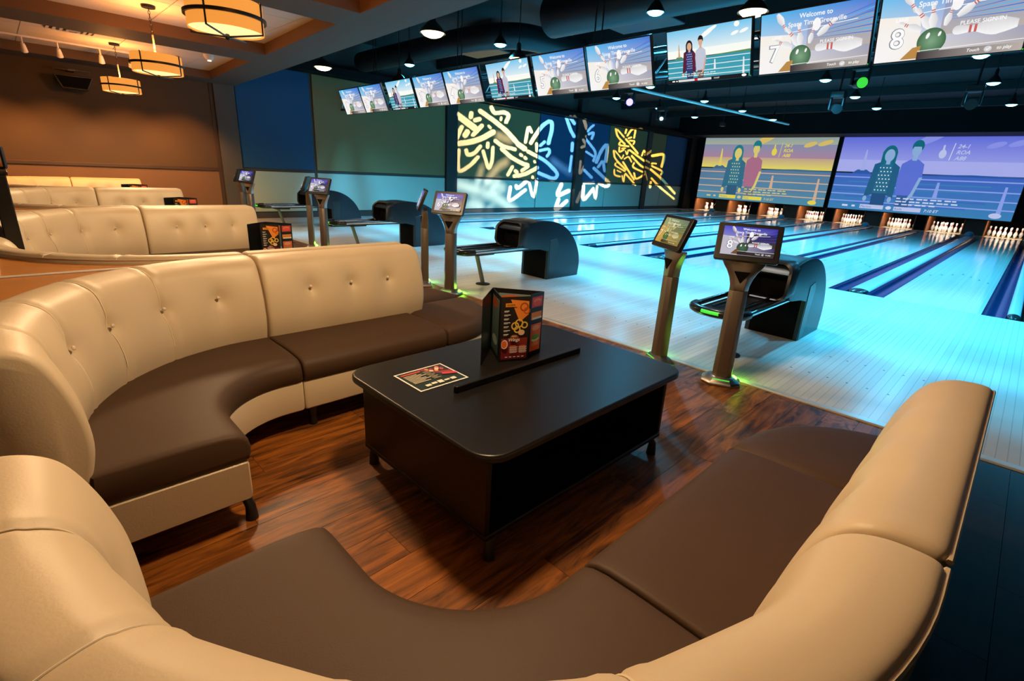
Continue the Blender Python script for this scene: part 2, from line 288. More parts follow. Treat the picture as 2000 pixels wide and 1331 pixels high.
GOBO_WHITE=[[(1.79,2.93),(2.51,2.61),(2.57,2.59),(2.64,2.61),(2.7,2.64),(2.72,2.69),(2.71,2.74),(2.67,2.78),(1.94,3.09),(1.88,3.11),(1.81,3.09),(1.76,3.06),(1.74,3.01),(1.75,2.96)],[(2.6,2.44),(2.97,2.75),(2.99,2.78),(2.99,2.81),(2.96,2.84),(2.92,2.85),(2.87,2.85),(2.83,2.83),(2.47,2.52),(2.45,2.49),(2.45,2.45),(2.48,2.43),(2.52,2.42),(2.56,2.42)],[(2.35,3.11),(2.33,3.0),(2.34,2.97),(2.37,2.95),(2.41,2.94),(2.46,2.95),(2.5,2.97),(2.51,3.01),(2.53,3.12),(2.52,3.15),(2.49,3.17),(2.45,3.18),(2.4,3.17),(2.36,3.14)],[(2.64,2.87),(2.82,2.92),(2.86,2.94),(2.88,2.97),(2.88,3.0),(2.86,3.03),(2.82,3.04),(2.77,3.04),(2.58,2.99),(2.54,2.97),(2.52,2.94),(2.52,2.9),(2.55,2.88),(2.59,2.86)],[(1.98,2.69),(1.95,2.64),(1.92,2.59),(1.89,2.54),(1.86,2.49),(1.84,2.45),(1.83,2.42),(1.81,2.39),(1.8,2.36),(1.8,2.33),(1.81,2.3),(1.85,2.28),(1.9,2.28),(1.94,2.3),(1.97,2.33),(1.98,2.36),(1.99,2.39),(2.01,2.42),(2.03,2.45),(2.05,2.5),(2.08,2.55),(2.11,2.6),(2.14,2.65),(2.15,2.69),(2.13,2.72),(2.1,2.73),(2.05,2.73),(2.01,2.72)],[(2.31,2.41),(2.39,2.51),(2.41,2.55),(2.4,2.59),(2.35,2.62),(2.29,2.63),(2.24,2.62),(2.19,2.58),(2.11,2.48),(2.09,2.44),(2.11,2.4),(2.15,2.37),(2.21,2.36),(2.27,2.38)],[(1.89,2.09),(2.03,2.11),(2.16,2.13),(2.3,2.15),(2.43,2.18),(2.57,2.21),(2.7,2.25),(2.83,2.29),(2.97,2.34),(3.1,2.39),(3.22,2.45),(3.35,2.51),(3.47,2.57),(3.51,2.61),(3.53,2.65),(3.51,2.69),(3.46,2.72),(3.4,2.72),(3.34,2.71),(3.22,2.65),(3.1,2.59),(2.98,2.53),(2.87,2.48),(2.75,2.44),(2.63,2.4),(2.51,2.37),(2.38,2.34),(2.26,2.31),(2.13,2.29),(1.99,2.27),(1.86,2.24),(1.81,2.22),(1.78,2.19),(1.77,2.15),(1.79,2.11),(1.84,2.09)],[(3.16,2.78),(3.24,2.73),(3.27,2.72),(3.3,2.72),(3.32,2.74),(3.34,2.76),(3.34,2.78),(3.32,2.79),(3.24,2.84),(3.22,2.85),(3.19,2.85),(3.16,2.84),(3.15,2.82),(3.15,2.8)],[(2.18,1.98),(2.2,1.94),(2.21,1.9),(2.24,1.85),(2.31,1.81),(2.4,1.81),(2.49,1.82),(2.58,1.85),(2.66,1.89),(2.74,1.94),(2.8,2.0),(2.86,2.06),(2.92,2.12),(2.94,2.15),(2.93,2.18),(2.91,2.2),(2.87,2.21),(2.82,2.2),(2.79,2.18),(2.73,2.13),(2.67,2.07),(2.62,2.02),(2.57,1.98),(2.51,1.96),(2.45,1.94),(2.39,1.93),(2.37,1.93),(2.37,1.93),(2.37,1.94),(2.35,1.98),(2.34,2.02),(2.32,2.04),(2.28,2.06),(2.24,2.05),(2.2,2.03),(2.18,2.01)],[(1.88,1.98),(1.87,1.89),(1.86,1.8),(1.86,1.71),(1.86,1.63),(1.86,1.54),(1.87,1.45),(1.89,1.36),(1.99,1.29),(2.12,1.31),(2.25,1.36),(2.37,1.43),(2.48,1.49),(2.58,1.56),(2.67,1.63),(2.75,1.71),(2.83,1.78),(2.85,1.81),(2.85,1.84),(2.83,1.86),(2.79,1.87),(2.74,1.87),(2.71,1.85),(2.62,1.78),(2.54,1.71),(2.46,1.64),(2.38,1.58),(2.27,1.52),(2.16,1.46),(2.06,1.42),(2.03,1.41),(2.04,1.41),(2.02,1.47),(2.02,1.55),(2.01,1.63),(2.01,1.71),(2.02,1.8),(2.03,1.89),(2.04,1.98),(2.03,2.01),(2.0,2.03),(1.96,2.04),(1.92,2.03),(1.89,2.01)],[(2.92,2.0),(2.96,1.92),(2.99,1.84),(3.03,1.77),(3.06,1.7),(3.09,1.63),(3.13,1.55),(3.17,1.48),(3.27,1.43),(3.37,1.48),(3.41,1.55),(3.45,1.63),(3.48,1.72),(3.49,1.82),(3.5,1.94),(3.5,2.05),(3.5,2.16),(3.49,2.19),(3.46,2.21),(3.42,2.21),(3.39,2.2),(3.36,2.18),(3.35,2.16),(3.34,2.05),(3.34,1.93),(3.34,1.83),(3.33,1.74),(3.3,1.66),(3.27,1.58),(3.24,1.54),(3.27,1.54),(3.3,1.54),(3.27,1.59),(3.24,1.66),(3.2,1.74),(3.17,1.81),(3.13,1.88),(3.1,1.96),(3.06,2.03),(3.04,2.06),(3.01,2.07),(2.97,2.06),(2.94,2.05),(2.92,2.02)],[(3.11,2.27),(3.1,2.16),(3.11,2.13),(3.14,2.11),(3.18,2.1),(3.22,2.11),(3.25,2.13),(3.26,2.16),(3.27,2.27),(3.26,2.3),(3.23,2.32),(3.19,2.33),(3.15,2.32),(3.12,2.3)],[(2.76,3.16),(2.93,3.1),(3.11,3.03),(3.28,2.97),(3.45,2.9),(3.6,2.83),(3.75,2.77),(3.88,2.7),(4.01,2.64),(4.12,2.57),(4.22,2.51),(4.32,2.44),(4.42,2.37),(4.47,2.36),(4.53,2.36),(4.58,2.38),(4.61,2.41),(4.61,2.45),(4.58,2.48),(4.48,2.55),(4.38,2.61),(4.27,2.68),(4.15,2.75),(4.02,2.82),(3.87,2.88),(3.72,2.95),(3.56,3.02),(3.39,3.09),(3.21,3.15),(3.04,3.22),(2.86,3.28),(2.82,3.29),(2.77,3.28),(2.73,3.25),(2.72,3.22),(2.73,3.19)],[(4.54,2.28),(4.89,2.14),(4.96,2.13),(5.02,2.14),(5.07,2.17),(5.09,2.21),(5.08,2.26),(5.03,2.29),(4.68,2.42),(4.61,2.44),(4.55,2.42),(4.5,2.39),(4.48,2.35),(4.5,2.31)],[(3.47,2.33),(3.56,2.29),(3.64,2.25),(3.74,2.21),(3.86,2.18),(4.0,2.16),(4.15,2.14),(4.31,2.13),(4.46,2.11),(4.5,2.11),(4.54,2.13),(4.56,2.16),(4.56,2.19),(4.53,2.21),(4.49,2.23),(4.34,2.24),(4.18,2.25),(4.04,2.27),(3.92,2.29),(3.82,2.32),(3.74,2.35),(3.65,2.39),(3.56,2.43),(3.52,2.43),(3.48,2.43),(3.45,2.41),(3.44,2.38),(3.44,2.35)],[(3.21,3.35),(3.24,3.31),(3.28,3.26),(3.33,3.21),(3.42,3.18),(3.53,3.18),(3.65,3.2),(3.75,3.22),(3.82,3.23),(3.88,3.23),(3.95,3.22),(3.98,3.21),(3.99,3.21),(3.99,3.19),(3.97,3.14),(3.93,3.08),(3.9,3.02),(3.89,2.99),(3.91,2.96),(3.95,2.95),(3.99,2.95),(4.04,2.96),(4.07,2.99),(4.1,3.05),(4.14,3.11),(4.17,3.18),(4.17,3.26),(4.1,3.31),(4.01,3.34),(3.92,3.35),(3.83,3.35),(3.72,3.34),(3.61,3.31),(3.53,3.3),(3.48,3.29),(3.46,3.3),(3.43,3.33),(3.4,3.38),(3.36,3.42),(3.33,3.44),(3.29,3.44),(3.24,3.43),(3.21,3.41),(3.2,3.38)],[(3.69,3.12),(3.68,3.05),(3.68,3.03),(3.7,3.02),(3.73,3.01),(3.76,3.02),(3.78,3.03),(3.8,3.05),(3.81,3.12),(3.8,3.14),(3.79,3.15),(3.76,3.16),(3.73,3.16),(3.7,3.14)],[(5.06,2.44),(5.09,2.58),(5.11,2.72),(5.14,2.85),(5.16,2.91),(5.09,2.89),(5.1,2.88),(5.14,2.82),(5.18,2.78),(5.22,2.76),(5.26,2.75),(5.3,2.76),(5.33,2.78),(5.34,2.81),(5.33,2.84),(5.29,2.88),(5.24,2.94),(5.17,2.99),(5.01,2.95),(4.97,2.86),(4.95,2.73),(4.92,2.59),(4.9,2.45),(4.9,2.42),(4.93,2.4),(4.97,2.39),(5.01,2.4),(5.05,2.42)],[(5.35,2.41),(5.41,2.49),(5.47,2.57),(5.53,2.64),(5.6,2.72),(5.68,2.81),(5.77,2.9),(5.87,2.99),(5.95,3.05),(6.04,3.11),(6.14,3.16),(6.21,3.18),(6.21,3.19),(6.21,3.19),(6.22,3.14),(6.23,3.07),(6.23,2.98),(6.21,2.88),(6.18,2.76),(6.14,2.63),(6.1,2.5),(6.11,2.46),(6.14,2.44),(6.19,2.42),(6.24,2.43),(6.29,2.45),(6.32,2.48),(6.35,2.61),(6.39,2.74),(6.43,2.87),(6.45,2.98),(6.45,3.08),(6.44,3.17),(6.4,3.25),(6.3,3.31),(6.15,3.31),(6.03,3.26),(5.91,3.2),(5.8,3.14),(5.7,3.06),(5.6,2.97),(5.51,2.87),(5.43,2.78),(5.36,2.7),(5.29,2.62),(5.23,2.54),(5.17,2.46),(5.16,2.43),(5.18,2.4),(5.22,2.38),(5.27,2.37),(5.32,2.38)],[(5.48,2.42),(5.52,2.18),(5.53,2.16),(5.56,2.14),(5.6,2.14),(5.64,2.15),(5.67,2.17),(5.67,2.2),(5.64,2.43),(5.62,2.46),(5.59,2.47),(5.55,2.48),(5.51,2.47),(5.49,2.45)],[(5.82,2.34),(6.05,2.49),(6.07,2.51),(6.07,2.54),(6.05,2.56),(6.01,2.57),(5.97,2.57),(5.93,2.56),(5.71,2.41),(5.68,2.39),(5.68,2.36),(5.7,2.34),(5.74,2.33),(5.78,2.33)],[(5.8,2.16),(5.92,2.19),(6.04,2.21),(6.15,2.23),(6.21,2.24),(6.21,2.24),(6.21,2.23),(6.22,2.2),(6.21,2.18),(6.2,2.16),(6.18,2.13),(6.14,2.09),(6.11,2.06),(6.1,2.03),(6.11,2.01),(6.14,1.99),(6.18,1.98),(6.22,1.99),(6.25,2.01),(6.28,2.04),(6.32,2.08),(6.36,2.12),(6.38,2.16),(6.38,2.21),(6.37,2.26),(6.33,2.31),(6.23,2.34),(6.12,2.33),(6.0,2.31),(5.87,2.28),(5.76,2.26),(5.72,2.24),(5.7,2.22),(5.7,2.19),(5.72,2.17),(5.76,2.16)],[(5.11,2.08),(5.32,2.02),(5.55,1.96),(5.76,1.9),(5.96,1.84),(6.13,1.77),(6.29,1.69),(6.43,1.61),(6.55,1.54),(6.64,1.49),(6.71,1.44),(6.74,1.41),(6.75,1.39),(6.74,1.37),(6.72,1.34),(6.68,1.32),(6.61,1.31),(6.46,1.33),(6.26,1.38),(6.03,1.43),(5.81,1.48),(5.76,1.48),(5.72,1.47),(5.69,1.44),(5.69,1.41),(5.71,1.38),(5.75,1.36),(5.97,1.31),(6.19,1.26),(6.41,1.21),(6.6,1.18),(6.76,1.2),(6.87,1.25),(6.93,1.32),(6.95,1.39),(6.93,1.46),(6.87,1.52),(6.79,1.58),(6.69,1.64),(6.56,1.71),(6.41,1.79),(6.24,1.87),(6.05,1.95),(5.85,2.01),(5.62,2.07),(5.4,2.13),(5.18,2.19),(5.14,2.19),(5.09,2.18),(5.06,2.15),(5.06,2.12),(5.07,2.1)],[(3.78,2.09),(3.89,2.03),(4.01,1.97),(4.13,1.9),(4.26,1.84),(4.41,1.79),(4.57,1.74),(4.72,1.69),(4.85,1.65),(4.94,1.63),(5.02,1.62),(5.08,1.62),(5.13,1.61),(5.19,1.61),(5.23,1.63),(5.25,1.66),(5.25,1.7),(5.22,1.73),(5.17,1.74),(5.11,1.75),(5.06,1.75),(5.0,1.76),(4.92,1.78),(4.8,1.81),(4.65,1.85),(4.5,1.9),(4.36,1.95),(4.24,2.01),(4.13,2.07),(4.01,2.13),(3.9,2.19),(3.85,2.2),(3.81,2.2),(3.77,2.18),(3.75,2.15),(3.75,2.12)],[(5.13,1.67),(4.83,1.52),(4.8,1.5),(4.8,1.47),(4.81,1.44),(4.85,1.42),(4.89,1.42),(4.93,1.43),(5.23,1.58),(5.26,1.6),(5.27,1.63),(5.25,1.66),(5.22,1.67),(5.17,1.68)],[(4.72,1.97),(4.78,1.94),(4.82,1.93),(4.86,1.93),(4.89,1.95),(4.9,1.98),(4.9,2.0),(4.87,2.03),(4.81,2.05),(4.78,2.06),(4.74,2.06),(4.7,2.04),(4.69,2.01),(4.69,1.99)],[(4.95,1.88),(5.0,1.85),(5.04,1.84),(5.08,1.84),(5.11,1.86),(5.13,1.88),(5.13,1.91),(5.1,1.93),(5.05,1.96),(5.01,1.97),(4.97,1.97),(4.93,1.95),(4.92,1.93),(4.92,1.9)],[(4.49,1.4),(4.56,1.36),(4.6,1.35),(4.65,1.35),(4.69,1.37),(4.71,1.4),(4.7,1.43),(4.68,1.46),(4.61,1.49),(4.57,1.51),(4.52,1.5),(4.48,1.48),(4.46,1.45),(4.47,1.42)],[(5.45,1.8),(5.48,1.77),(5.5,1.75),(5.54,1.75),(5.57,1.75),(5.59,1.77),(5.6,1.79),(5.59,1.81),(5.56,1.84),(5.54,1.86),(5.51,1.86),(5.47,1.85),(5.45,1.84),(5.44,1.82)],[(4.31,1.6),(4.11,1.33),(4.1,1.3),(4.11,1.28),(4.15,1.26),(4.19,1.25),(4.23,1.26),(4.26,1.28),(4.46,1.55),(4.46,1.58),(4.45,1.61),(4.42,1.63),(4.38,1.63),(4.34,1.62)],[(4.53,1.21),(4.66,1.23),(4.8,1.24),(4.94,1.27),(5.1,1.3),(5.26,1.35),(5.42,1.42),(5.57,1.48),(5.73,1.55),(5.77,1.57),(5.78,1.6),(5.76,1.64),(5.73,1.66),(5.67,1.67),(5.63,1.66),(5.47,1.59),(5.31,1.53),(5.16,1.47),(5.02,1.42),(4.89,1.39),(4.76,1.37),(4.62,1.35),(4.49,1.33),(4.44,1.32),(4.42,1.29),(4.42,1.26),(4.44,1.23),(4.48,1.21)],[(4.55,0.91),(4.56,0.89),(4.58,0.85),(4.65,0.8),(4.77,0.81),(4.87,0.86),(4.99,0.93),(5.12,1.01),(5.24,1.09),(5.26,1.11),(5.26,1.14),(5.24,1.17),(5.2,1.18),(5.16,1.19),(5.12,1.17),(4.99,1.1),(4.87,1.02),(4.76,0.95),(4.68,0.91),(4.7,0.91),(4.73,0.9),(4.72,0.92),(4.7,0.95),(4.67,0.98),(4.63,0.99),(4.59,0.99),(4.56,0.97),(4.54,0.94)],[(4.26,0.89),(4.24,0.76),(4.21,0.61),(4.21,0.47),(4.32,0.37),(4.51,0.41),(4.72,0.51),(4.95,0.64),(5.16,0.76),(5.19,0.78),(5.19,0.81),(5.17,0.84),(5.13,0.85),(5.09,0.86),(5.05,0.84),(4.84,0.73),(4.62,0.6),(4.43,0.5),(4.35,0.48),(4.36,0.49),(4.37,0.6),(4.4,0.74),(4.42,0.88),(4.41,0.91),(4.38,0.93),(4.35,0.94),(4.31,0.94),(4.28,0.92)],[(5.24,1.02),(5.31,0.88),(5.38,0.71),(5.45,0.58),(5.62,0.51),(5.7,0.62),(5.73,0.8),(5.76,1.0),(5.8,1.19),(5.79,1.21),(5.76,1.23),(5.73,1.24),(5.69,1.24),(5.66,1.22),(5.64,1.2),(5.61,1.01),(5.58,0.81),(5.55,0.65),(5.54,0.6),(5.59,0.62),(5.52,0.74),(5.45,0.9),(5.38,1.05),(5.36,1.07),(5.32,1.08),(5.28,1.08),(5.25,1.07),(5.24,1.05)],[(5.39,1.27),(5.4,1.22),(5.42,1.2),(5.45,1.19),(5.49,1.19),(5.52,1.2),(5.54,1.22),(5.55,1.24),(5.53,1.29),(5.51,1.31),(5.48,1.32),(5.44,1.32),(5.41,1.31),(5.39,1.29)],[(7.04,3.43),(7.11,3.33),(7.18,3.23),(7.26,3.13),(7.33,3.04),(7.39,2.97),(7.46,2.92),(7.52,2.86),(7.58,2.81),(7.62,2.79),(7.67,2.79),(7.72,2.8),(7.75,2.82),(7.77,2.85),(7.75,2.88),(7.69,2.94),(7.63,2.99),(7.57,3.04),(7.51,3.1),(7.44,3.19),(7.37,3.28),(7.29,3.38),(7.22,3.48),(7.19,3.5),(7.14,3.51),(7.09,3.51),(7.05,3.49),(7.04,3.46)],[(7.29,3.44),(7.54,3.27),(7.58,3.25),(7.63,3.25),(7.68,3.26),(7.71,3.29),(7.72,3.32),(7.7,3.35),(7.45,3.52),(7.41,3.54),(7.36,3.54),(7.31,3.52),(7.28,3.5),(7.27,3.47)],[(7.51,2.59),(7.52,2.32),(7.53,2.29),(7.57,2.27),(7.61,2.26),(7.66,2.27),(7.7,2.29),(7.71,2.32),(7.71,2.59),(7.69,2.62),(7.66,2.64),(7.61,2.65),(7.56,2.64),(7.53,2.62)],[(7.54,2.11),(7.5,1.56),(7.51,1.54),(7.54,1.52),(7.58,1.51),(7.62,1.51),(7.65,1.53),(7.66,1.55),(7.7,2.11),(7.69,2.14),(7.66,2.15),(7.62,2.16),(7.58,2.15),(7.55,2.14)],[(8.02,3.4),(8.22,3.13),(8.25,3.1),(8.3,3.09),(8.36,3.1),(8.4,3.12),(8.42,3.15),(8.42,3.18),(8.22,3.45),(8.18,3.47),(8.14,3.48),(8.08,3.48),(8.04,3.46),(8.02,3.43)],[(8.57,3.08),(8.6,3.11),(8.63,3.14),(8.66,3.17),(8.69,3.2),(8.73,3.23),(8.79,3.26),(8.84,3.29),(8.9,3.33),(8.92,3.35),(8.92,3.37),(8.9,3.39),(8.86,3.4),(8.82,3.4),(8.78,3.38),(8.73,3.35),(8.67,3.32),(8.62,3.28),(8.57,3.25),(8.53,3.21),(8.49,3.18),(8.47,3.15),(8.44,3.12),(8.43,3.1),(8.44,3.08),(8.47,3.06),(8.5,3.06),(8.54,3.06)],[(8.63,2.96),(8.71,2.99),(8.8,3.02),(8.86,3.04),(8.82,3.05),(8.81,3.05),(8.79,3.0),(8.76,2.93),(8.73,2.87),(8.73,2.84),(8.75,2.82),(8.79,2.81),(8.84,2.81),(8.88,2.82),(8.9,2.85),(8.92,2.91),(8.96,2.98),(8.98,3.05),(8.95,3.12),(8.82,3.13),(8.72,3.1),(8.63,3.07),(8.55,3.05),(8.52,3.03),(8.51,3.01),(8.52,2.98),(8.55,2.96),(8.59,2.96)],[(8.29,2.81),(8.5,2.7),(8.72,2.57),(8.91,2.46),(9.04,2.35),(9.08,2.27),(9.06,2.2),(9.02,2.11),(8.98,2.02),(8.99,2.0),(9.01,1.98),(9.05,1.96),(9.1,1.96),(9.14,1.98),(9.16,2.0),(9.19,2.09),(9.24,2.18),(9.26,2.28),(9.2,2.4),(9.05,2.52),(8.84,2.64),(8.61,2.77),(8.41,2.88),(8.37,2.9),(8.33,2.89),(8.29,2.88),(8.27,2.86),(8.27,2.83)],[(8.5,2.3),(8.97,2.15),(9.01,2.15),(9.05,2.15),(9.07,2.17),(9.08,2.19),(9.07,2.21),(9.04,2.23),(8.57,2.37),(8.53,2.37),(8.49,2.37),(8.47,2.35),(8.46,2.33),(8.47,2.31)],[(8.1,2.67),(8.16,2.62),(8.22,2.57),(8.27,2.53),(8.28,2.51),(8.27,2.51),(8.22,2.49),(8.14,2.47),(8.06,2.44),(8.03,2.43),(8.02,2.4),(8.03,2.38),(8.06,2.36),(8.1,2.35),(8.14,2.36),(8.21,2.38),(8.3,2.4),(8.38,2.44),(8.44,2.5),(8.42,2.57),(8.36,2.62),(8.3,2.68),(8.24,2.73),(8.21,2.74),(8.17,2.75),(8.13,2.74),(8.1,2.72),(8.09,2.69)],[(9.39,1.95),(9.45,2.06),(9.5,2.18),(9.55,2.28),(9.62,2.37),(9.71,2.48),(9.82,2.58),(9.9,2.64),(9.8,2.66),(9.82,2.6),(9.82,2.43),(9.81,2.23),(9.8,2.04),(9.82,2.01),(9.86,1.98),(9.92,1.97),(9.98,1.98),(10.03,2.0),(10.04,2.04),(10.05,2.22),(10.06,2.43),(10.05,2.61),(10.0,2.73),(9.76,2.74),(9.62,2.65),(9.51,2.54),(9.41,2.43),(9.34,2.32),(9.28,2.21),(9.22,2.1),(9.17,1.99),(9.17,1.95),(9.2,1.92),(9.25,1.91),(9.31,1.91),(9.36,1.92)],[(9.53,1.77),(9.6,1.84),(9.67,1.92),(9.72,1.97),(9.67,1.98),(9.68,1.96),(9.72,1.86),(9.77,1.74),(9.82,1.63),(9.85,1.61),(9.89,1.59),(9.94,1.59),(9.99,1.6),(10.01,1.63),(10.01,1.66),(9.96,1.77),(9.92,1.89),(9.86,1.99),(9.76,2.08),(9.58,2.05),(9.5,1.97),(9.42,1.89),(9.36,1.82),(9.34,1.79),(9.36,1.76),(9.4,1.74),(9.44,1.74),(9.49,1.75)],[(9.08,1.68),(9.25,1.6),(9.43,1.52),(9.6,1.44),(9.76,1.37),(9.91,1.3),(10.06,1.23),(10.18,1.17),(10.23,1.14),(10.24,1.12),(10.22,1.1),(10.19,1.08),(10.16,1.08),(10.09,1.08),(9.96,1.11),(9.81,1.15),(9.66,1.19),(9.61,1.19),(9.55,1.18),(9.52,1.15),(9.52,1.12),(9.54,1.09),(9.59,1.07),(9.73,1.03),(9.88,0.99),(10.04,0.96),(10.19,0.95),(10.32,0.97),(10.42,1.02),(10.47,1.1),(10.44,1.19),(10.34,1.26),(10.2,1.33),(10.05,1.39),(9.9,1.46),(9.74,1.54),(9.56,1.62),(9.39,1.7),(9.22,1.77),(9.16,1.79),(9.11,1.78),(9.07,1.76),(9.04,1.74),(9.05,1.7)],[(7.03,1.06),(6.97,0.95),(6.89,0.83),(6.84,0.71),(6.89,0.58),(7.11,0.56),(7.29,0.61),(7.49,0.68),(7.68,0.73),(7.72,0.76),(7.74,0.79),(7.72,0.83),(7.68,0.86),(7.62,0.87),(7.56,0.87),(7.37,0.81),(7.18,0.75),(7.03,0.7),(7.04,0.69),(7.07,0.68),(7.11,0.77),(7.19,0.9),(7.25,1.01),(7.25,1.05),(7.23,1.08),(7.18,1.11),(7.11,1.11),(7.06,1.09)],[(6.94,0.49),(6.89,0.38),(6.83,0.24),(6.79,0.12),(6.91,-0.0),(7.09,0.04),(7.27,0.13),(7.46,0.25),(7.63,0.35),(7.66,0.38),(7.66,0.41),(7.63,0.45),(7.58,0.47),(7.52,0.47),(7.47,0.45),(7.3,0.35),(7.11,0.24),(6.96,0.15),(6.94,0.13),(7.01,0.1),(7.04,0.2),(7.1,0.33),(7.15,0.45),(7.14,0.49),(7.11,0.52),(7.07,0.54),(7.01,0.54),(6.96,0.52)],[(8.45,1.0),(8.46,0.84),(8.46,0.67),(8.48,0.52),(8.61,0.39),(8.83,0.44),(8.98,0.55),(9.14,0.69),(9.29,0.81),(9.31,0.85),(9.29,0.88),(9.25,0.91),(9.2,0.92),(9.14,0.92),(9.09,0.9),(8.95,0.77),(8.79,0.64),(8.67,0.54),(8.68,0.52),(8.7,0.53),(8.69,0.67),(8.68,0.84),(8.67,0.99),(8.66,1.03),(8.61,1.05),(8.56,1.06),(8.5,1.05),(8.46,1.03)],[(8.6,1.07),(9.26,1.1),(9.3,1.11),(9.33,1.13),(9.34,1.16),(9.32,1.19),(9.28,1.2),(9.24,1.21),(8.58,1.17),(8.54,1.16),(8.51,1.14),(8.5,1.12),(8.52,1.09),(8.56,1.08)],[(9.16,0.92),(9.22,0.79),(9.28,0.65),(9.34,0.53),(9.5,0.45),(9.57,0.55),(9.58,0.69),(9.58,0.86),(9.59,1.01),(9.58,1.03),(9.55,1.05),(9.5,1.06),(9.46,1.05),(9.43,1.04),(9.42,1.02),(9.41,0.86),(9.41,0.7),(9.4,0.57),(9.42,0.54),(9.5,0.55),(9.44,0.66),(9.38,0.81),(9.32,0.94),(9.3,0.96),(9.26,0.98),(9.22,0.98),(9.18,0.97),(9.16,0.95)],[(8.23,0.19),(8.46,0.6),(8.47,0.63),(8.44,0.66),(8.39,0.68),(8.34,0.69),(8.29,0.68),(8.25,0.65),(8.02,0.24),(8.02,0.21),(8.05,0.18),(8.09,0.16),(8.15,0.15),(8.2,0.16)],[(8.05,1.86),(8.05,1.72),(8.04,1.57),(8.04,1.43),(8.08,1.34),(8.25,1.35),(8.32,1.44),(8.39,1.55),(8.46,1.64),(8.46,1.66),(8.45,1.69),(8.41,1.7),(8.37,1.7),(8.34,1.7),(8.31,1.68),(8.24,1.58),(8.17,1.48),(8.12,1.41),(8.2,1.39),(8.2,1.43),(8.19,1.56),(8.2,1.72),(8.2,1.86),(8.19,1.88),(8.16,1.9),(8.12,1.91),(8.09,1.9),(8.06,1.88)],[(8.45,1.59),(8.99,1.31),(9.04,1.3),(9.09,1.3),(9.13,1.32),(9.15,1.34),(9.14,1.37),(9.11,1.4),(8.57,1.67),(8.53,1.68),(8.48,1.68),(8.44,1.66),(8.42,1.64),(8.42,1.61)]]
GOBO_SOFT=[[(2.9,1.01),(3.04,1.49),(3.04,1.52),(3.02,1.55),(2.97,1.57),(2.93,1.56),(2.89,1.55),(2.87,1.51),(2.72,1.04),(2.72,1.0),(2.75,0.98),(2.79,0.96),(2.84,0.96),(2.88,0.98)],[(3.25,0.94),(3.38,1.08),(3.52,1.22),(3.65,1.36),(3.76,1.46),(3.86,1.53),(3.96,1.57),(4.06,1.62),(4.17,1.66),(4.21,1.7),(4.23,1.74),(4.21,1.78),(4.16,1.81),(4.09,1.82),(4.03,1.81),(3.93,1.76),(3.83,1.72),(3.71,1.66),(3.58,1.57),(3.45,1.46),(3.32,1.32),(3.18,1.17),(3.05,1.03),(3.03,0.99),(3.05,0.95),(3.09,0.92),(3.14,0.9),(3.2,0.91)],[(1.93,0.81),(2.73,0.63),(2.82,0.63),(2.9,0.66),(2.95,0.72),(2.96,0.78),(2.91,0.85),(2.83,0.88),(2.03,1.06),(1.94,1.06),(1.87,1.02),(1.82,0.97),(1.82,0.9),(1.86,0.85)],[(2.99,0.59),(3.16,0.54),(3.32,0.5),(3.49,0.46),(3.66,0.39),(3.86,0.31),(4.08,0.2),(4.31,0.09),(4.55,-0.03),(4.63,-0.05),(4.71,-0.04),(4.77,-0.01),(4.79,0.05),(4.77,0.1),(4.72,0.15),(4.48,0.26),(4.25,0.38),(4.02,0.48),(3.8,0.58),(3.6,0.64),(3.41,0.69),(3.24,0.73),(3.08,0.78),(3.0,0.78),(2.94,0.76),(2.9,0.72),(2.9,0.66),(2.93,0.62)],[(3.45,0.86),(3.84,1.04),(3.87,1.06),(3.88,1.1),(3.86,1.13),(3.83,1.15),(3.78,1.16),(3.73,1.15),(3.35,0.97),(3.32,0.95),(3.31,0.91),(3.32,0.88),(3.36,0.86),(3.41,0.85)],[(3.5,0.7),(4.05,0.78),(4.09,0.8),(4.12,0.83),(4.12,0.86),(4.09,0.9),(4.05,0.92),(4.0,0.92),(3.45,0.83),(3.41,0.81),(3.38,0.78),(3.38,0.75),(3.41,0.72),(3.45,0.7)],[(2.51,0.34),(2.91,0.19),(2.97,0.18),(3.04,0.19),(3.08,0.22),(3.09,0.27),(3.07,0.32),(3.02,0.35),(2.62,0.5),(2.56,0.51),(2.5,0.5),(2.46,0.46),(2.45,0.42),(2.47,0.37)],[(2.17,0.16),(2.95,0.01),(3.01,0.01),(3.06,0.04),(3.09,0.08),(3.08,0.12),(3.05,0.16),(3.0,0.18),(2.21,0.32),(2.16,0.32),(2.11,0.3),(2.08,0.26),(2.09,0.22),(2.12,0.18)],[(6.47,1.79),(7.53,1.42),(7.61,1.4),(7.69,1.42),(7.75,1.46),(7.77,1.51),(7.75,1.56),(7.69,1.59),(6.62,1.95),(6.54,1.97),(6.46,1.95),(6.41,1.92),(6.39,1.87),(6.41,1.82)],[(3.27,0.01),(3.57,0.14),(3.6,0.16),(3.61,0.19),(3.59,0.21),(3.56,0.23),(3.52,0.24),(3.48,0.24),(3.19,0.11),(3.16,0.09),(3.15,0.06),(3.16,0.04),(3.19,0.02),(3.23,0.01)],[(3.58,2.49),(4.2,2.37),(4.25,2.37),(4.3,2.39),(4.33,2.42),(4.33,2.46),(4.31,2.49),(4.26,2.5),(3.64,2.62),(3.59,2.62),(3.55,2.6),(3.52,2.57),(3.52,2.53),(3.54,2.5)]]
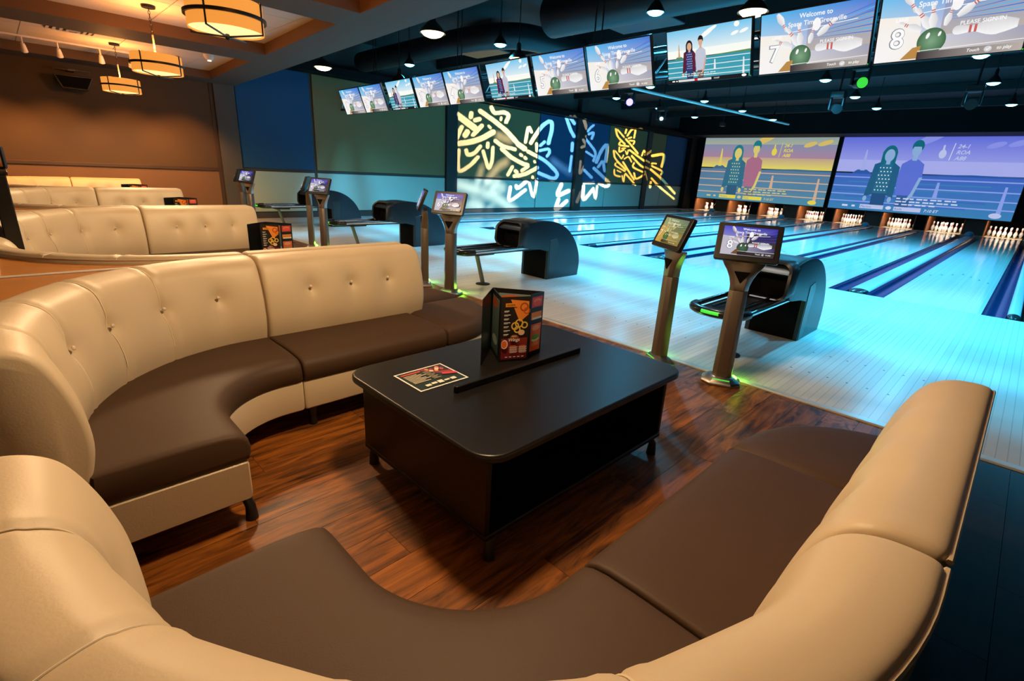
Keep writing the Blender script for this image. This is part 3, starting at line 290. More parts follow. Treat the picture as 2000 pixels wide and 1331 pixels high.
GOBO_YELLOW=[[(10.34,3.34),(10.38,3.27),(10.42,3.2),(10.47,3.13),(10.55,3.06),(10.68,2.99),(10.83,2.92),(10.99,2.85),(11.15,2.78),(11.18,2.78),(11.22,2.78),(11.25,2.79),(11.26,2.81),(11.26,2.83),(11.24,2.84),(11.08,2.91),(10.92,2.98),(10.77,3.04),(10.66,3.1),(10.59,3.17),(10.55,3.23),(10.51,3.3),(10.47,3.37),(10.45,3.38),(10.42,3.39),(10.39,3.39),(10.36,3.38),(10.34,3.36)],[(10.52,3.31),(11.03,3.07),(11.06,3.06),(11.09,3.06),(11.12,3.07),(11.13,3.09),(11.13,3.1),(11.11,3.12),(10.59,3.36),(10.57,3.37),(10.54,3.36),(10.51,3.36),(10.5,3.34),(10.5,3.33)],[(11.23,3.26),(11.26,3.39),(11.26,3.41),(11.23,3.42),(11.2,3.43),(11.16,3.43),(11.12,3.41),(11.11,3.39),(11.08,3.27),(11.08,3.25),(11.11,3.23),(11.14,3.22),(11.18,3.23),(11.21,3.24)],[(11.39,3.15),(11.46,3.22),(11.53,3.3),(11.59,3.36),(11.65,3.4),(11.72,3.43),(11.78,3.45),(11.81,3.45),(11.82,3.45),(11.83,3.4),(11.82,3.32),(11.81,3.21),(11.8,3.12),(11.8,3.1),(11.83,3.09),(11.86,3.08),(11.9,3.08),(11.93,3.1),(11.94,3.12),(11.95,3.21),(11.97,3.31),(11.98,3.41),(11.96,3.48),(11.86,3.52),(11.74,3.52),(11.64,3.49),(11.55,3.45),(11.47,3.4),(11.4,3.33),(11.33,3.25),(11.26,3.19),(11.25,3.17),(11.26,3.15),(11.29,3.14),(11.33,3.13),(11.36,3.14)],[(11.46,3.04),(11.68,3.1),(11.71,3.11),(11.72,3.13),(11.71,3.14),(11.69,3.15),(11.66,3.16),(11.63,3.15),(11.41,3.1),(11.39,3.09),(11.38,3.07),(11.38,3.05),(11.4,3.04),(11.43,3.04)],[(11.55,2.95),(11.66,2.96),(11.77,2.96),(11.87,2.97),(11.9,2.96),(11.89,2.97),(11.88,2.94),(11.84,2.91),(11.81,2.87),(11.81,2.86),(11.82,2.84),(11.84,2.83),(11.87,2.83),(11.9,2.84),(11.92,2.85),(11.95,2.88),(11.99,2.92),(12.01,2.96),(11.97,3.01),(11.88,3.03),(11.77,3.02),(11.65,3.02),(11.55,3.01),(11.52,3.01),(11.5,2.99),(11.49,2.98),(11.5,2.96),(11.52,2.95)],[(10.77,2.88),(10.75,2.85),(10.71,2.82),(10.7,2.76),(10.78,2.72),(10.92,2.71),(11.11,2.71),(11.31,2.71),(11.51,2.71),(11.54,2.71),(11.57,2.72),(11.58,2.74),(11.57,2.76),(11.55,2.77),(11.51,2.78),(11.32,2.78),(11.11,2.78),(10.93,2.78),(10.83,2.79),(10.82,2.79),(10.83,2.79),(10.86,2.82),(10.89,2.85),(10.89,2.87),(10.88,2.89),(10.85,2.9),(10.82,2.9),(10.79,2.89)],[(10.89,2.89),(11.17,2.83),(11.19,2.83),(11.21,2.83),(11.23,2.84),(11.23,2.85),(11.22,2.87),(11.2,2.87),(10.92,2.94),(10.9,2.94),(10.88,2.93),(10.86,2.92),(10.86,2.91),(10.87,2.9)],[(10.76,2.65),(10.77,2.6),(10.76,2.54),(10.77,2.49),(10.84,2.44),(10.95,2.45),(11.04,2.48),(11.13,2.52),(11.21,2.55),(11.23,2.56),(11.24,2.58),(11.23,2.6),(11.2,2.61),(11.17,2.61),(11.14,2.6),(11.05,2.57),(10.96,2.54),(10.89,2.51),(10.89,2.51),(10.9,2.51),(10.89,2.55),(10.89,2.6),(10.89,2.65),(10.88,2.67),(10.86,2.68),(10.82,2.68),(10.79,2.68),(10.77,2.66)],[(11.02,2.6),(11.3,2.63),(11.32,2.64),(11.33,2.65),(11.33,2.66),(11.32,2.67),(11.3,2.68),(11.28,2.68),(11.0,2.65),(10.98,2.64),(10.97,2.63),(10.97,2.62),(10.98,2.61),(10.99,2.6)],[(11.28,2.52),(11.32,2.48),(11.36,2.43),(11.4,2.39),(11.49,2.37),(11.54,2.41),(11.55,2.46),(11.56,2.52),(11.57,2.58),(11.56,2.59),(11.55,2.6),(11.52,2.61),(11.5,2.61),(11.48,2.6),(11.47,2.58),(11.46,2.53),(11.45,2.47),(11.44,2.42),(11.45,2.42),(11.48,2.42),(11.45,2.45),(11.41,2.5),(11.37,2.54),(11.36,2.55),(11.33,2.56),(11.31,2.56),(11.29,2.55),(11.28,2.53)],[(11.19,2.99),(11.29,2.94),(11.4,2.9),(11.51,2.85),(11.63,2.79),(11.77,2.72),(11.93,2.64),(12.1,2.55),(12.27,2.47),(12.3,2.46),(12.34,2.46),(12.38,2.47),(12.39,2.49),(12.39,2.51),(12.37,2.53),(12.21,2.61),(12.04,2.69),(11.88,2.77),(11.73,2.84),(11.6,2.9),(11.49,2.95),(11.39,3.0),(11.29,3.05),(11.25,3.06),(11.22,3.06),(11.19,3.05),(11.17,3.03),(11.17,3.01)],[(11.6,2.56),(11.87,2.48),(12.15,2.39),(12.42,2.31),(12.66,2.24),(12.86,2.18),(13.02,2.15),(13.16,2.12),(13.31,2.08),(13.35,2.08),(13.39,2.08),(13.42,2.1),(13.42,2.12),(13.41,2.14),(13.38,2.15),(13.22,2.19),(13.08,2.22),(12.93,2.26),(12.74,2.31),(12.5,2.38),(12.23,2.46),(11.94,2.55),(11.67,2.63),(11.64,2.63),(11.6,2.63),(11.57,2.61),(11.56,2.6),(11.57,2.58)],[(10.36,2.47),(10.39,2.4),(10.42,2.33),(10.46,2.25),(10.57,2.16),(10.74,2.06),(10.96,1.95),(11.2,1.85),(11.44,1.74),(11.47,1.73),(11.51,1.73),(11.54,1.74),(11.56,1.76),(11.55,1.78),(11.53,1.8),(11.29,1.91),(11.05,2.01),(10.83,2.11),(10.67,2.2),(10.59,2.28),(10.55,2.35),(10.53,2.42),(10.49,2.49),(10.48,2.51),(10.45,2.52),(10.41,2.52),(10.38,2.51),(10.36,2.49)],[(10.51,2.47),(11.05,2.18),(11.07,2.18),(11.1,2.18),(11.12,2.18),(11.14,2.2),(11.14,2.21),(11.12,2.22),(10.58,2.51),(10.56,2.52),(10.53,2.52),(10.51,2.51),(10.5,2.5),(10.5,2.48)],[(11.2,2.25),(11.25,2.34),(11.26,2.36),(11.24,2.37),(11.22,2.38),(11.19,2.38),(11.17,2.38),(11.15,2.36),(11.09,2.27),(11.09,2.26),(11.1,2.25),(11.13,2.24),(11.16,2.24),(11.18,2.24)],[(11.33,2.19),(11.41,2.22),(11.49,2.26),(11.55,2.28),(11.59,2.28),(11.64,2.26),(11.7,2.22),(11.77,2.16),(11.84,2.1),(11.86,2.09),(11.89,2.09),(11.92,2.09),(11.94,2.1),(11.95,2.12),(11.94,2.13),(11.87,2.19),(11.8,2.25),(11.72,2.3),(11.62,2.34),(11.51,2.33),(11.42,2.3),(11.34,2.26),(11.26,2.23),(11.25,2.22),(11.24,2.2),(11.25,2.19),(11.28,2.18),(11.3,2.18)],[(10.62,2.0),(10.61,1.98),(10.58,1.96),(10.58,1.91),(10.66,1.87),(10.8,1.83),(10.99,1.78),(11.21,1.72),(11.41,1.67),(11.45,1.66),(11.48,1.67),(11.5,1.68),(11.5,1.7),(11.49,1.71),(11.46,1.72),(11.25,1.78),(11.04,1.83),(10.85,1.88),(10.72,1.92),(10.69,1.94),(10.69,1.94),(10.71,1.95),(10.73,1.97),(10.73,1.99),(10.72,2.01),(10.69,2.02),(10.66,2.02),(10.63,2.01)],[(10.74,2.03),(11.03,1.93),(11.05,1.92),(11.07,1.93),(11.09,1.93),(11.09,1.94),(11.09,1.96),(11.07,1.96),(10.79,2.06),(10.77,2.07),(10.75,2.06),(10.73,2.06),(10.72,2.05),(10.73,2.03)],[(10.56,1.72),(10.58,1.66),(10.58,1.6),(10.61,1.54),(10.66,1.49),(10.77,1.46),(10.88,1.44),(11.0,1.43),(11.11,1.42),(11.14,1.42),(11.17,1.43),(11.18,1.45),(11.18,1.47),(11.15,1.48),(11.12,1.49),(11.01,1.5),(10.9,1.51),(10.81,1.52),(10.75,1.54),(10.73,1.56),(10.71,1.61),(10.7,1.67),(10.69,1.72),(10.68,1.74),(10.65,1.75),(10.62,1.75),(10.59,1.75),(10.57,1.73)],[(10.83,1.68),(11.13,1.62),(11.15,1.62),(11.17,1.62),(11.19,1.63),(11.19,1.64),(11.18,1.66),(11.16,1.66),(10.86,1.73),(10.84,1.73),(10.82,1.72),(10.81,1.71),(10.81,1.7),(10.82,1.69)],[(11.23,1.49),(11.27,1.41),(11.32,1.32),(11.36,1.25),(11.48,1.21),(11.52,1.27),(11.52,1.36),(11.52,1.46),(11.53,1.55),(11.52,1.57),(11.5,1.58),(11.47,1.58),(11.44,1.58),(11.42,1.57),(11.41,1.56),(11.41,1.46),(11.41,1.36),(11.41,1.28),(11.42,1.27),(11.47,1.27),(11.42,1.34),(11.38,1.42),(11.33,1.5),(11.32,1.51),(11.29,1.52),(11.26,1.52),(11.24,1.51),(11.23,1.5)],[(11.18,2.04),(11.3,1.96),(11.43,1.87),(11.56,1.78),(11.69,1.69),(11.82,1.6),(11.95,1.51),(12.08,1.43),(12.21,1.34),(12.24,1.32),(12.28,1.32),(12.32,1.33),(12.34,1.34),(12.35,1.36),(12.33,1.38),(12.2,1.47),(12.06,1.56),(11.93,1.65),(11.8,1.74),(11.67,1.82),(11.55,1.91),(11.42,2.0),(11.29,2.09),(11.26,2.1),(11.23,2.11),(11.19,2.1),(11.17,2.08),(11.16,2.06)],[(11.49,1.56),(12.41,1.1),(12.44,1.09),(12.48,1.09),(12.51,1.1),(12.53,1.12),(12.52,1.13),(12.5,1.15),(11.58,1.62),(11.55,1.62),(11.51,1.62),(11.49,1.62),(11.47,1.6),(11.47,1.58)],[(11.81,2.33),(12.02,2.23),(12.24,2.13),(12.46,2.03),(12.66,1.95),(12.85,1.9),(13.01,1.86),(13.17,1.83),(13.32,1.8),(13.36,1.8),(13.4,1.81),(13.42,1.83),(13.43,1.85),(13.41,1.87),(13.37,1.88),(13.21,1.91),(13.06,1.94),(12.91,1.97),(12.75,2.02),(12.55,2.09),(12.34,2.19),(12.12,2.29),(11.91,2.39),(11.87,2.4),(11.83,2.4),(11.8,2.38),(11.79,2.37),(11.79,2.35)],[(12.05,2.09),(12.02,2.04),(11.98,2.0),(11.97,1.93),(12.05,1.86),(12.23,1.81),(12.48,1.76),(12.76,1.71),(13.02,1.66),(13.06,1.66),(13.1,1.66),(13.12,1.68),(13.12,1.7),(13.1,1.72),(13.07,1.73),(12.8,1.78),(12.52,1.83),(12.29,1.88),(12.14,1.92),(12.1,1.95),(12.11,1.97),(12.15,2.02),(12.18,2.06),(12.18,2.08),(12.17,2.1),(12.13,2.11),(12.1,2.11),(12.07,2.1)],[(12.15,1.62),(12.2,1.55),(12.24,1.48),(12.31,1.4),(12.45,1.36),(12.62,1.38),(12.79,1.43),(12.96,1.5),(13.12,1.56),(13.15,1.57),(13.15,1.59),(13.14,1.61),(13.1,1.63),(13.06,1.63),(13.02,1.62),(12.86,1.57),(12.69,1.5),(12.54,1.45),(12.46,1.44),(12.43,1.45),(12.39,1.5),(12.34,1.57),(12.29,1.64),(12.27,1.66),(12.23,1.67),(12.19,1.67),(12.16,1.66),(12.14,1.64)],[(12.75,2.41),(12.78,2.47),(12.81,2.54),(12.84,2.6),(12.86,2.62),(12.81,2.62),(12.8,2.61),(12.83,2.59),(12.86,2.57),(12.89,2.55),(12.92,2.55),(12.96,2.56),(12.98,2.57),(12.99,2.59),(12.98,2.61),(12.95,2.63),(12.92,2.65),(12.86,2.68),(12.75,2.67),(12.71,2.62),(12.67,2.56),(12.64,2.49),(12.61,2.43),(12.61,2.41),(12.63,2.4),(12.66,2.39),(12.7,2.39),(12.73,2.4)],[(13.06,2.44),(13.4,2.61),(13.43,2.63),(13.43,2.66),(13.4,2.68),(13.36,2.69),(13.32,2.69),(13.28,2.68),(12.93,2.5),(12.91,2.48),(12.91,2.46),(12.93,2.44),(12.97,2.43),(13.02,2.43)],[(13.63,2.41),(13.88,2.44),(14.14,2.48),(14.37,2.51),(14.51,2.52),(14.53,2.51),(14.53,2.5),(14.54,2.46),(14.54,2.39),(14.53,2.32),(14.51,2.23),(14.48,2.14),(14.45,2.04),(14.46,2.01),(14.5,1.98),(14.57,1.97),(14.63,1.97),(14.69,1.99),(14.71,2.02),(14.74,2.11),(14.77,2.21),(14.8,2.31),(14.8,2.39),(14.8,2.46),(14.79,2.53),(14.71,2.6),(14.53,2.64),(14.32,2.63),(14.06,2.6),(13.8,2.56),(13.56,2.52),(13.5,2.51),(13.47,2.48),(13.48,2.45),(13.51,2.42),(13.57,2.41)],[(13.64,2.09),(14.04,2.1),(14.08,2.1),(14.1,2.12),(14.11,2.13),(14.09,2.15),(14.07,2.16),(14.03,2.17),(13.63,2.16),(13.59,2.15),(13.57,2.14),(13.56,2.12),(13.57,2.11),(13.6,2.09)],[(13.66,1.97),(13.92,1.92),(14.21,1.87),(14.46,1.82),(14.62,1.78),(14.64,1.76),(14.63,1.75),(14.58,1.72),(14.54,1.68),(14.53,1.66),(14.54,1.64),(14.58,1.62),(14.62,1.61),(14.67,1.62),(14.7,1.64),(14.73,1.67),(14.79,1.71),(14.82,1.78),(14.72,1.85),(14.52,1.9),(14.26,1.95),(13.97,2.0),(13.71,2.05),(13.66,2.05),(13.63,2.04),(13.6,2.03),(13.6,2.0),(13.62,1.99)],[(13.56,1.81),(13.83,1.72),(14.09,1.63),(14.37,1.53),(14.67,1.41),(15.01,1.27),(15.38,1.1),(15.77,0.92),(16.17,0.74),(16.23,0.72),(16.29,0.72),(16.34,0.74),(16.37,0.76),(16.36,0.79),(16.33,0.82),(15.93,1.0),(15.53,1.18),(15.15,1.35),(14.8,1.5),(14.49,1.62),(14.21,1.71),(13.94,1.8),(13.68,1.89),(13.62,1.9),(13.57,1.9),(13.53,1.88),(13.52,1.86),(13.53,1.83)],[(13.74,1.42),(13.94,1.33),(14.15,1.23),(14.37,1.13),(14.64,1.02),(14.98,0.9),(15.37,0.76),(15.78,0.62),(16.2,0.47),(16.25,0.46),(16.31,0.46),(16.34,0.48),(16.36,0.5),(16.35,0.53),(16.31,0.55),(15.89,0.69),(15.47,0.84),(15.09,0.97),(14.75,1.1),(14.49,1.2),(14.27,1.3),(14.06,1.39),(13.85,1.49),(13.81,1.5),(13.76,1.5),(13.73,1.49),(13.71,1.47),(13.71,1.44)],[(13.87,1.04),(13.88,1.27),(13.87,1.3),(13.83,1.32),(13.77,1.33),(13.72,1.32),(13.68,1.31),(13.67,1.28),(13.66,1.05),(13.67,1.02),(13.71,1.0),(13.76,0.99),(13.82,1.0),(13.85,1.01)],[(13.04,1.62),(13.29,1.31),(13.31,1.3),(13.34,1.29),(13.37,1.29),(13.39,1.3),(13.41,1.31),(13.4,1.33),(13.15,1.64),(13.13,1.65),(13.1,1.66),(13.07,1.65),(13.05,1.65),(13.04,1.63)]]
# ================================================================== SETTING
# seating floor: slab with separate planks running down the lane direction
slab = struct(MB().box((XL, YB, -0.08), (XR, APP-0.02, -0.012)).build('floor', 'dark_wood'))
struct(MB().box((XL, YB, -0.012), (-5.6, APP-0.02, 0)).build('floor', 'plank_wood'))
struct(MB().box((-5.6, YB, -0.012), (XR, -9.9, 0)).build('floor', 'plank_wood'))
PW, PLN = 0.182, 1.22
plank_me = MB().box((0.0009, 0.0009, -0.0118), (PW-0.0009, PLN-0.0009, 0)).mesh('plank', 'plank_wood')
dark_plank_me = MB().box((0.0009, 0.0009, -0.0118), (PW-0.0009, PLN-0.0009, 0)).mesh('plank', 'dark_wood')
x = -5.6; i = 0
while x < XR - 0.05:
    y = -9.9 + ((i * 0.437) % 1.0) * -PLN * 0 ; off = (i * 0.437 % 1.0) * PLN; ya = -9.9
    first = True; y = -9.9
    while y < APP - 0.03:
        ln = off if first and off > 0.15 else PLN
        first = False
        ln = min(ln, APP - 0.021 - y)
        wd = min(PW, XR - x)
        o = link_mesh('plank', dark_plank_me if x > 1.25 else plank_me, slab, (x, y, 0)); o.scale = (wd/PW, ln/PLN, 1)
        y += ln
    x += PW; i += 1

# approach, edge trim
appr = struct(MB().box((XL, APP+0.045, -0.1), (XR, 0, 0)).build('floor_approach', 'approach_synthetic'))
struct(MB().box((XL, APP-0.019, -0.05), (XR, APP+0.045, 0.012)).build('trim_1', 'edge_metal', bevel=0.004))
struct(MB().box((XL, 0, -0.2), (XR, 20.6, -0.13)).build('floor_lane_bed', 'black_paint'))
struct(MB().box((1.46, 0, -0.13), (XR, 18, -0.03)).build('floor_side', 'black_paint'))
# aiming dots on the approach (rows behind the foul line)
for n in range(1, 9):
    for yy in (-0.16, -3.66, -4.27):
        mb = MB()
        for k in range(-3, 4):
            c = lane_x(n) + LW/2 + k*0.136
            mb.lathe([(0.009, 0.0003), (0.009, 0.0008)], (c, yy, 0), 8)
        d = mb.build('approach_dots', 'black_metal', appr)

# walls
def wall_panel(name, y0, y1, z0, z1, m, parent, th=0.05):
    return MB().box((XL, y0, z0), (XL+th, y1, z1)).build(name, m, parent, bevel=0.012)
wl = struct(MB().box((XL-0.2, YB, -0.1), (XL, 20.6, 4.6)).build('wall_left', 'wall_grey'))
# seating end wall: tan above rose with a dark rail
MB().box((XL, YB, 1.16), (XL+0.03, -4.98, 2.95)).build('upper_panel', 'wall_tan', wl)
MB().box((XL, YB, 0.1), (XL+0.03, -4.98, 1.09)).build('lower_panel', 'wall_rose', wl)
MB().box((XL, YB, 1.09), (XL+0.055, -4.98, 1.16)).build('chair_rail', 'wood_trim', wl, bevel=0.008)
MB().box((XL, -5.06, 0), (XL+0.05, -4.98, 2.95)).build('corner_moulding', 'wood_trim', wl, bevel=0.008)
struct(MB().box((XL, YB, 0), (XL+0.04, -4.98, 0.1)).build('baseboard_left', 'wood_trim', bevel=0.006))
# columns along the left wall
for y0, y1, xx in ((-4.98, -4.55, 0.10), (1.44, 1.86, 0.12), (7.80, 8.24, 0.22), (12.98, 13.35, 0.12)):
    struct(MB().box((XL, y0, 0), (XL+xx, y1, 4.3)).build('wall_column', 'wall_grey' if y0 < 0 else 'column_dark', bevel=0.01))
# fabric panels beside the lanes
rows = [(-4.53, -2.80, 'fabric_blue'), (-2.72, 1.42, 'fabric_green'), (1.88, 5.66, 'fabric_green'), (5.70, 7.78, 'fabric_blue'),
        (8.26, 10.02, 'fabric_blue'), (10.06, 12.96, 'fabric_green'), (13.37, 14.70, 'fabric_green'), (14.74, 16.80, 'fabric_blue')]
for y0, y1, m in rows:
    wall_panel('acoustic_panel', y0, y1, 1.19, 3.46, m, wl)
    wall_panel('lower_wall_panel', y0, y1, 0.16, 1.12, 'fabric_white', wl)
struct(MB().box((XL, -4.55, 0), (XL+0.035, 17, 0.14)).build('baseboard_lane', 'wall_grey', bevel=0.006))
MB().box((XL, -4.55, 3.48), (XL+0.35, 20.6, 3.66)).build('valance', 'black_paint', wl)
struct(MB().box((XR, YB, -0.1), (XR+0.2, 20.6, 4.6)).build('wall_right', 'black_paint'))
struct(MB().box((XL-0.2, YB-0.2, -0.1), (XR+0.2, YB, 4.6)).build('wall_back', 'wall_tan'))
struct(MB().box((XL-0.2, 20.4, -0.2), (XR+0.2, 20.6, 4.6)).build('wall_far', 'void_black'))
# wall above and beside the projection screens
wm = struct(MB().box((XL, 17.56, 3.92), (XR, 17.7, 4.6)).box((XL, 17.56, 0.60), (XR, 17.7, 3.92)).build('wall_masking', 'black_paint'))
struct(MB().box((XL, 16.8, 0), (XL+0.30, 17.6, 3.9)).build('wall_return', 'black_paint'))

# ceilings
struct(MB().box((XL-0.2, -5.3, 4.4), (XR+0.2, 20.6, 4.6)).build('ceiling', 'deck_paint'))
for k, yy in enumerate((1.2, 4.4, 7.6, 10.8, 14.0)):
    struct(MB().box((XL, yy-0.09, 4.16), (XR, yy+0.09, 4.4)).build('ceiling_joist', 'deck_paint', bevel=0.01))
struct(MB().box((XL, 15.8, 3.55), (XR, 17.56, 4.4)).build('ceiling_bulkhead', 'black_paint'))
ZS, ZT = 2.93, 3.08
yf = lambda x: -4.53 - 0.0675*(x+12.28)
yb = lambda x: yf(x) - 0.60
# coffered soffit over the seating
def slantbox(x0, x1, ya, yb_, z0, z1):
    m = MB(); m.add([(x0, yb_(x0), z0), (x1, yb_(x1), z0), (x1, ya(x1), z0), (x0, ya(x0), z0), (x0, yb_(x0), z1), (x1, yb_(x1), z1), (x1, ya(x1), z1), (x0, ya(x0), z1)],
          [(0,3,2,1),(4,5,6,7),(0,1,5,4),(1,2,6,5),(2,3,7,6),(3,0,4,7)]); return m
sof = struct(slantbox(XL, XR, yf, yb, ZS, 4.4).build('ceiling_soffit', 'soffit_paint'))
beams = [(XL, -11.54), (-8.49, -7.70), (-4.96, -4.33), (-1.66, -1.02), (1.66, 2.30)]
YR = -9.3
for a, b in beams:
    slantbox(a, b, lambda x: yb(x)+0.002, lambda x: YR, ZS, ZT+0.2).build('cross_beam', 'soffit_paint', sof)
MB().box((XL, YB, ZS), (XR, YR, ZT+0.2)).build('rear_beam', 'soffit_paint', sof)
struct(MB().box((XL-0.2, YB, ZT+0.06), (XR+0.2, -4.9, ZT+0.3)).build('ceiling_lid', 'tile_grid'))
# brown faces inside the coffers and lay-in tiles
cof = [(-11.54, -8.49), (-7.70, -4.96), (-4.33, -1.66), (-1.02, 1.66), (2.30, XR)]
tile_me = MB().box((0.006, 0.006, 0), (0.594, 1.194, 0.02)).mesh('ceiling_tile', 'ceiling_tile')
for a, b in cof:
    t = 0.012
    slantbox(a, b, lambda x: yb(x)+0.001, lambda x: yb(x)-t, ZS+0.001, ZT).build('coffer_side', 'beam_brown', sof)
    MB().box((a, YR, ZS+0.001), (a+t, yb(a)-t, ZT)).build('coffer_side', 'beam_brown', sof)
    MB().box((b-t, YR, ZS+0.001), (b, yb(b)-t, ZT)).build('coffer_side', 'beam_brown', sof)
    MB().box((a, YR, ZS+0.001), (b, YR+t, ZT)).build('coffer_side', 'beam_brown', sof)
    grid = MB().box((a, YR, ZT+0.012), (b, yb(a), ZT+0.05)).build('tile_grid', 'tile_grid', sof)
    x = a
    while x < b - 0.02:
        y = YR
        while y < yb(x) - 0.02:
            wx = min(0.6, b - x); wy = min(1.2, yb(x) - y)
            o = link_mesh('ceiling_tile', tile_me, sof, (x, y, ZT)); o.scale = (wx/0.6, wy/1.2, 1)
            y += 1.2
        x += 0.6

# ================================================================== LANES
LANE_PH = {8: 'rightmost lane', 7: 'second lane from right', 6: 'third lane from right', 5: 'fourth lane from right', 4: 'fourth lane from left', 3: 'third lane from left', 2: 'second lane from left', 1: 'leftmost lane'}
def gutter_bm(x0, x1, y0, y1):
    m = MB(); n = 10; r = (x1-x0)/2; cx = (x0+x1)/2
    prof = [(cx - r*math.cos(math.pi*k/n), -0.004 - 0.095*math.sin(math.pi*k/n)) for k in range(n+1)]
    outer = [(x1, -0.12), (x0, -0.12)]
    poly = prof + outer
    m.loft([[(px, y0, pz) for px, pz in poly], [(px, y1, pz) for px, pz in poly]])
    return m
arrow = [(0, 0.15), (0.016, 0), (-0.016, 0)]
for n in range(1, 9):
    x0 = lane_x(n)
    t = thing('bowling_lane', 'glossy cyan-lit bowling lane, the ' + LANE_PH[n], 'bowling lane', (x0+LW/2, 0, 0), group='bowling lanes')
    h = LW/2
    MB().box((-h, 0.004, -0.06), (h, 17.6, 0)).build('lane_bed', 'lane_synthetic', t)
    MB().box((-h, 17.6, -0.06), (h, 19.5, 0)).build('pin_deck', 'pale_wood', t)
    gl = 0.24 if n == 1 or (n % 2 == 0 and n != 8) else 0.235
    left = 0.235 if n % 2 == 0 or n == 1 else 0.205
    right = 0.235 if n % 2 == 1 or n == 8 else 0.205
    gutter_bm(-h-left, -h-0.002, 0.004, 17.66).build('gutter', 'lane_gutter', t, smooth='auto')
    gutter_bm(h+0.002, h+right, 0.004, 17.66).build('gutter', 'lane_gutter', t, smooth='auto')
    mb = MB()
    for k in range(-3, 4):
        mb.prism([(k*0.135+px, 4.2 - abs(k)*0.28 + py) for px, py in arrow], 0.0004, 0.001)
    mb.build('aiming_arrows', 'wood_trim', t)
# cappings between the gutters
def capping(x0, x1, label, ball=False, m='capping'):
    c = (x0+x1)/2; w = (x1-x0)/2
    t = thing('division_capping', label, 'lane capping', (c, 0, 0), group='lane cappings')
    prof = [(-w, -0.12)] + [(-w*math.cos(math.pi*k/8), -0.005+0.035*math.sin(math.pi*k/8)) for k in range(9)] + [(w, -0.12)]
    mb = MB().loft([[(px, 0.30, pz) for px, pz in prof], [(px, 17.5, pz) for px, pz in prof]]); mb.build('cap_rail', m, t, smooth='auto')
    loops = []
    for k in range(7):
        s = math.sin(math.pi/2*k/6); f = 0.35+0.65*s
        loops.append([(px*f, 0.03+0.27*(1-math.cos(math.pi/2*k/6)), (-0.12 if pz < -0.1 else pz*f)) for px, pz in prof])
    MB().loft(loops).build('end_cap', 'tray_black', t, smooth='auto')
    if ball:   # hooded ball entrance where the balls come back
        pr = [(0.0, 0.0), (0.10, 0.0), (0.13, 0.05), (0.115, 0.11), (0.06, 0.16), (0.0, 0.175)]
        MB().lathe([(0.001, 0.178)] + [(r_*1.05, z_) for r_, z_ in reversed(pr[1:])], (0, 16.7, 0.02), 14).build('hood_end', 'end_ball', t, smooth=True)
    return t
for n in range(2, 9):
    xr = lane_x(n); xl = lane_x(n-1) + LW
    pair = n % 2 == 0
    g = 0.235 if pair else 0.205
    capping(xl+g+0.002, xr-g-0.002, ('wide' if pair else 'narrow') + ' pale capping along the left side of the ' + LANE_PH[n], pair)
capping(LW+0.237, LW+0.237+0.13, 'pale rounded capping rail at the right edge of the rightmost lane')
capping(XL+0.03, lane_x(1)-0.237, 'pale capping along the foot of the left wall')

# pins
pin_prof = [(0.026,0),(0.029,0.006),(0.036,0.025),(0.047,0.06),(0.0565,0.10),(0.0605,0.115),(0.0595,0.14),(0.053,0.17),(0.042,0.20),(0.031,0.225),(0.0255,0.245),(0.0235,0.262),(0.0245,0.285),(0.028,0.31),(0.0315,0.335),(0.032,0.35),(0.029,0.368),(0.02,0.379),(0.008,0.3845),(0.0001,0.385)]
pin_me = MB().lathe(pin_prof, n=16, split=lambda i: 1 if i in (9, 11) else 0).mesh('bowling_pin', ['pin_white', 'pin_red'], smooth=True)
spots = [(0, 0, 'front head pin of rack'), (-1, 1, 'left of second row'), (1, 1, 'right of second row'), (-2, 2, 'left of third row'), (0, 2, 'middle of third row'), (2, 2, 'right of third row'),
         (-3, 3, 'leftmost in back row'), (-1, 3, 'inner left in back row'), (1, 3, 'inner right in back row'), (3, 3, 'rightmost in back row')]
for n in range(1, 9):
    for a, b, ph in spots:
        o = link_mesh('bowling_pin', pin_me, None, (lane_x(n)+LW/2+a*0.1524, 18.29-0.25+b*0.264, 0.0005))
        tag(o, 'red-striped bowling pin, ' + ph + ', ' + LANE_PH[n], 'bowling pin', 'bowling pins')
    cx = lane_x(n)+LW/2
    light('AREA', 'pin_light', (cx, 17.82, 0.60), PIN_W, (1.0, 0.88, 0.70), target=(cx, 18.6, 0.0), shape='RECTANGLE', size=0.9, size_y=0.10)
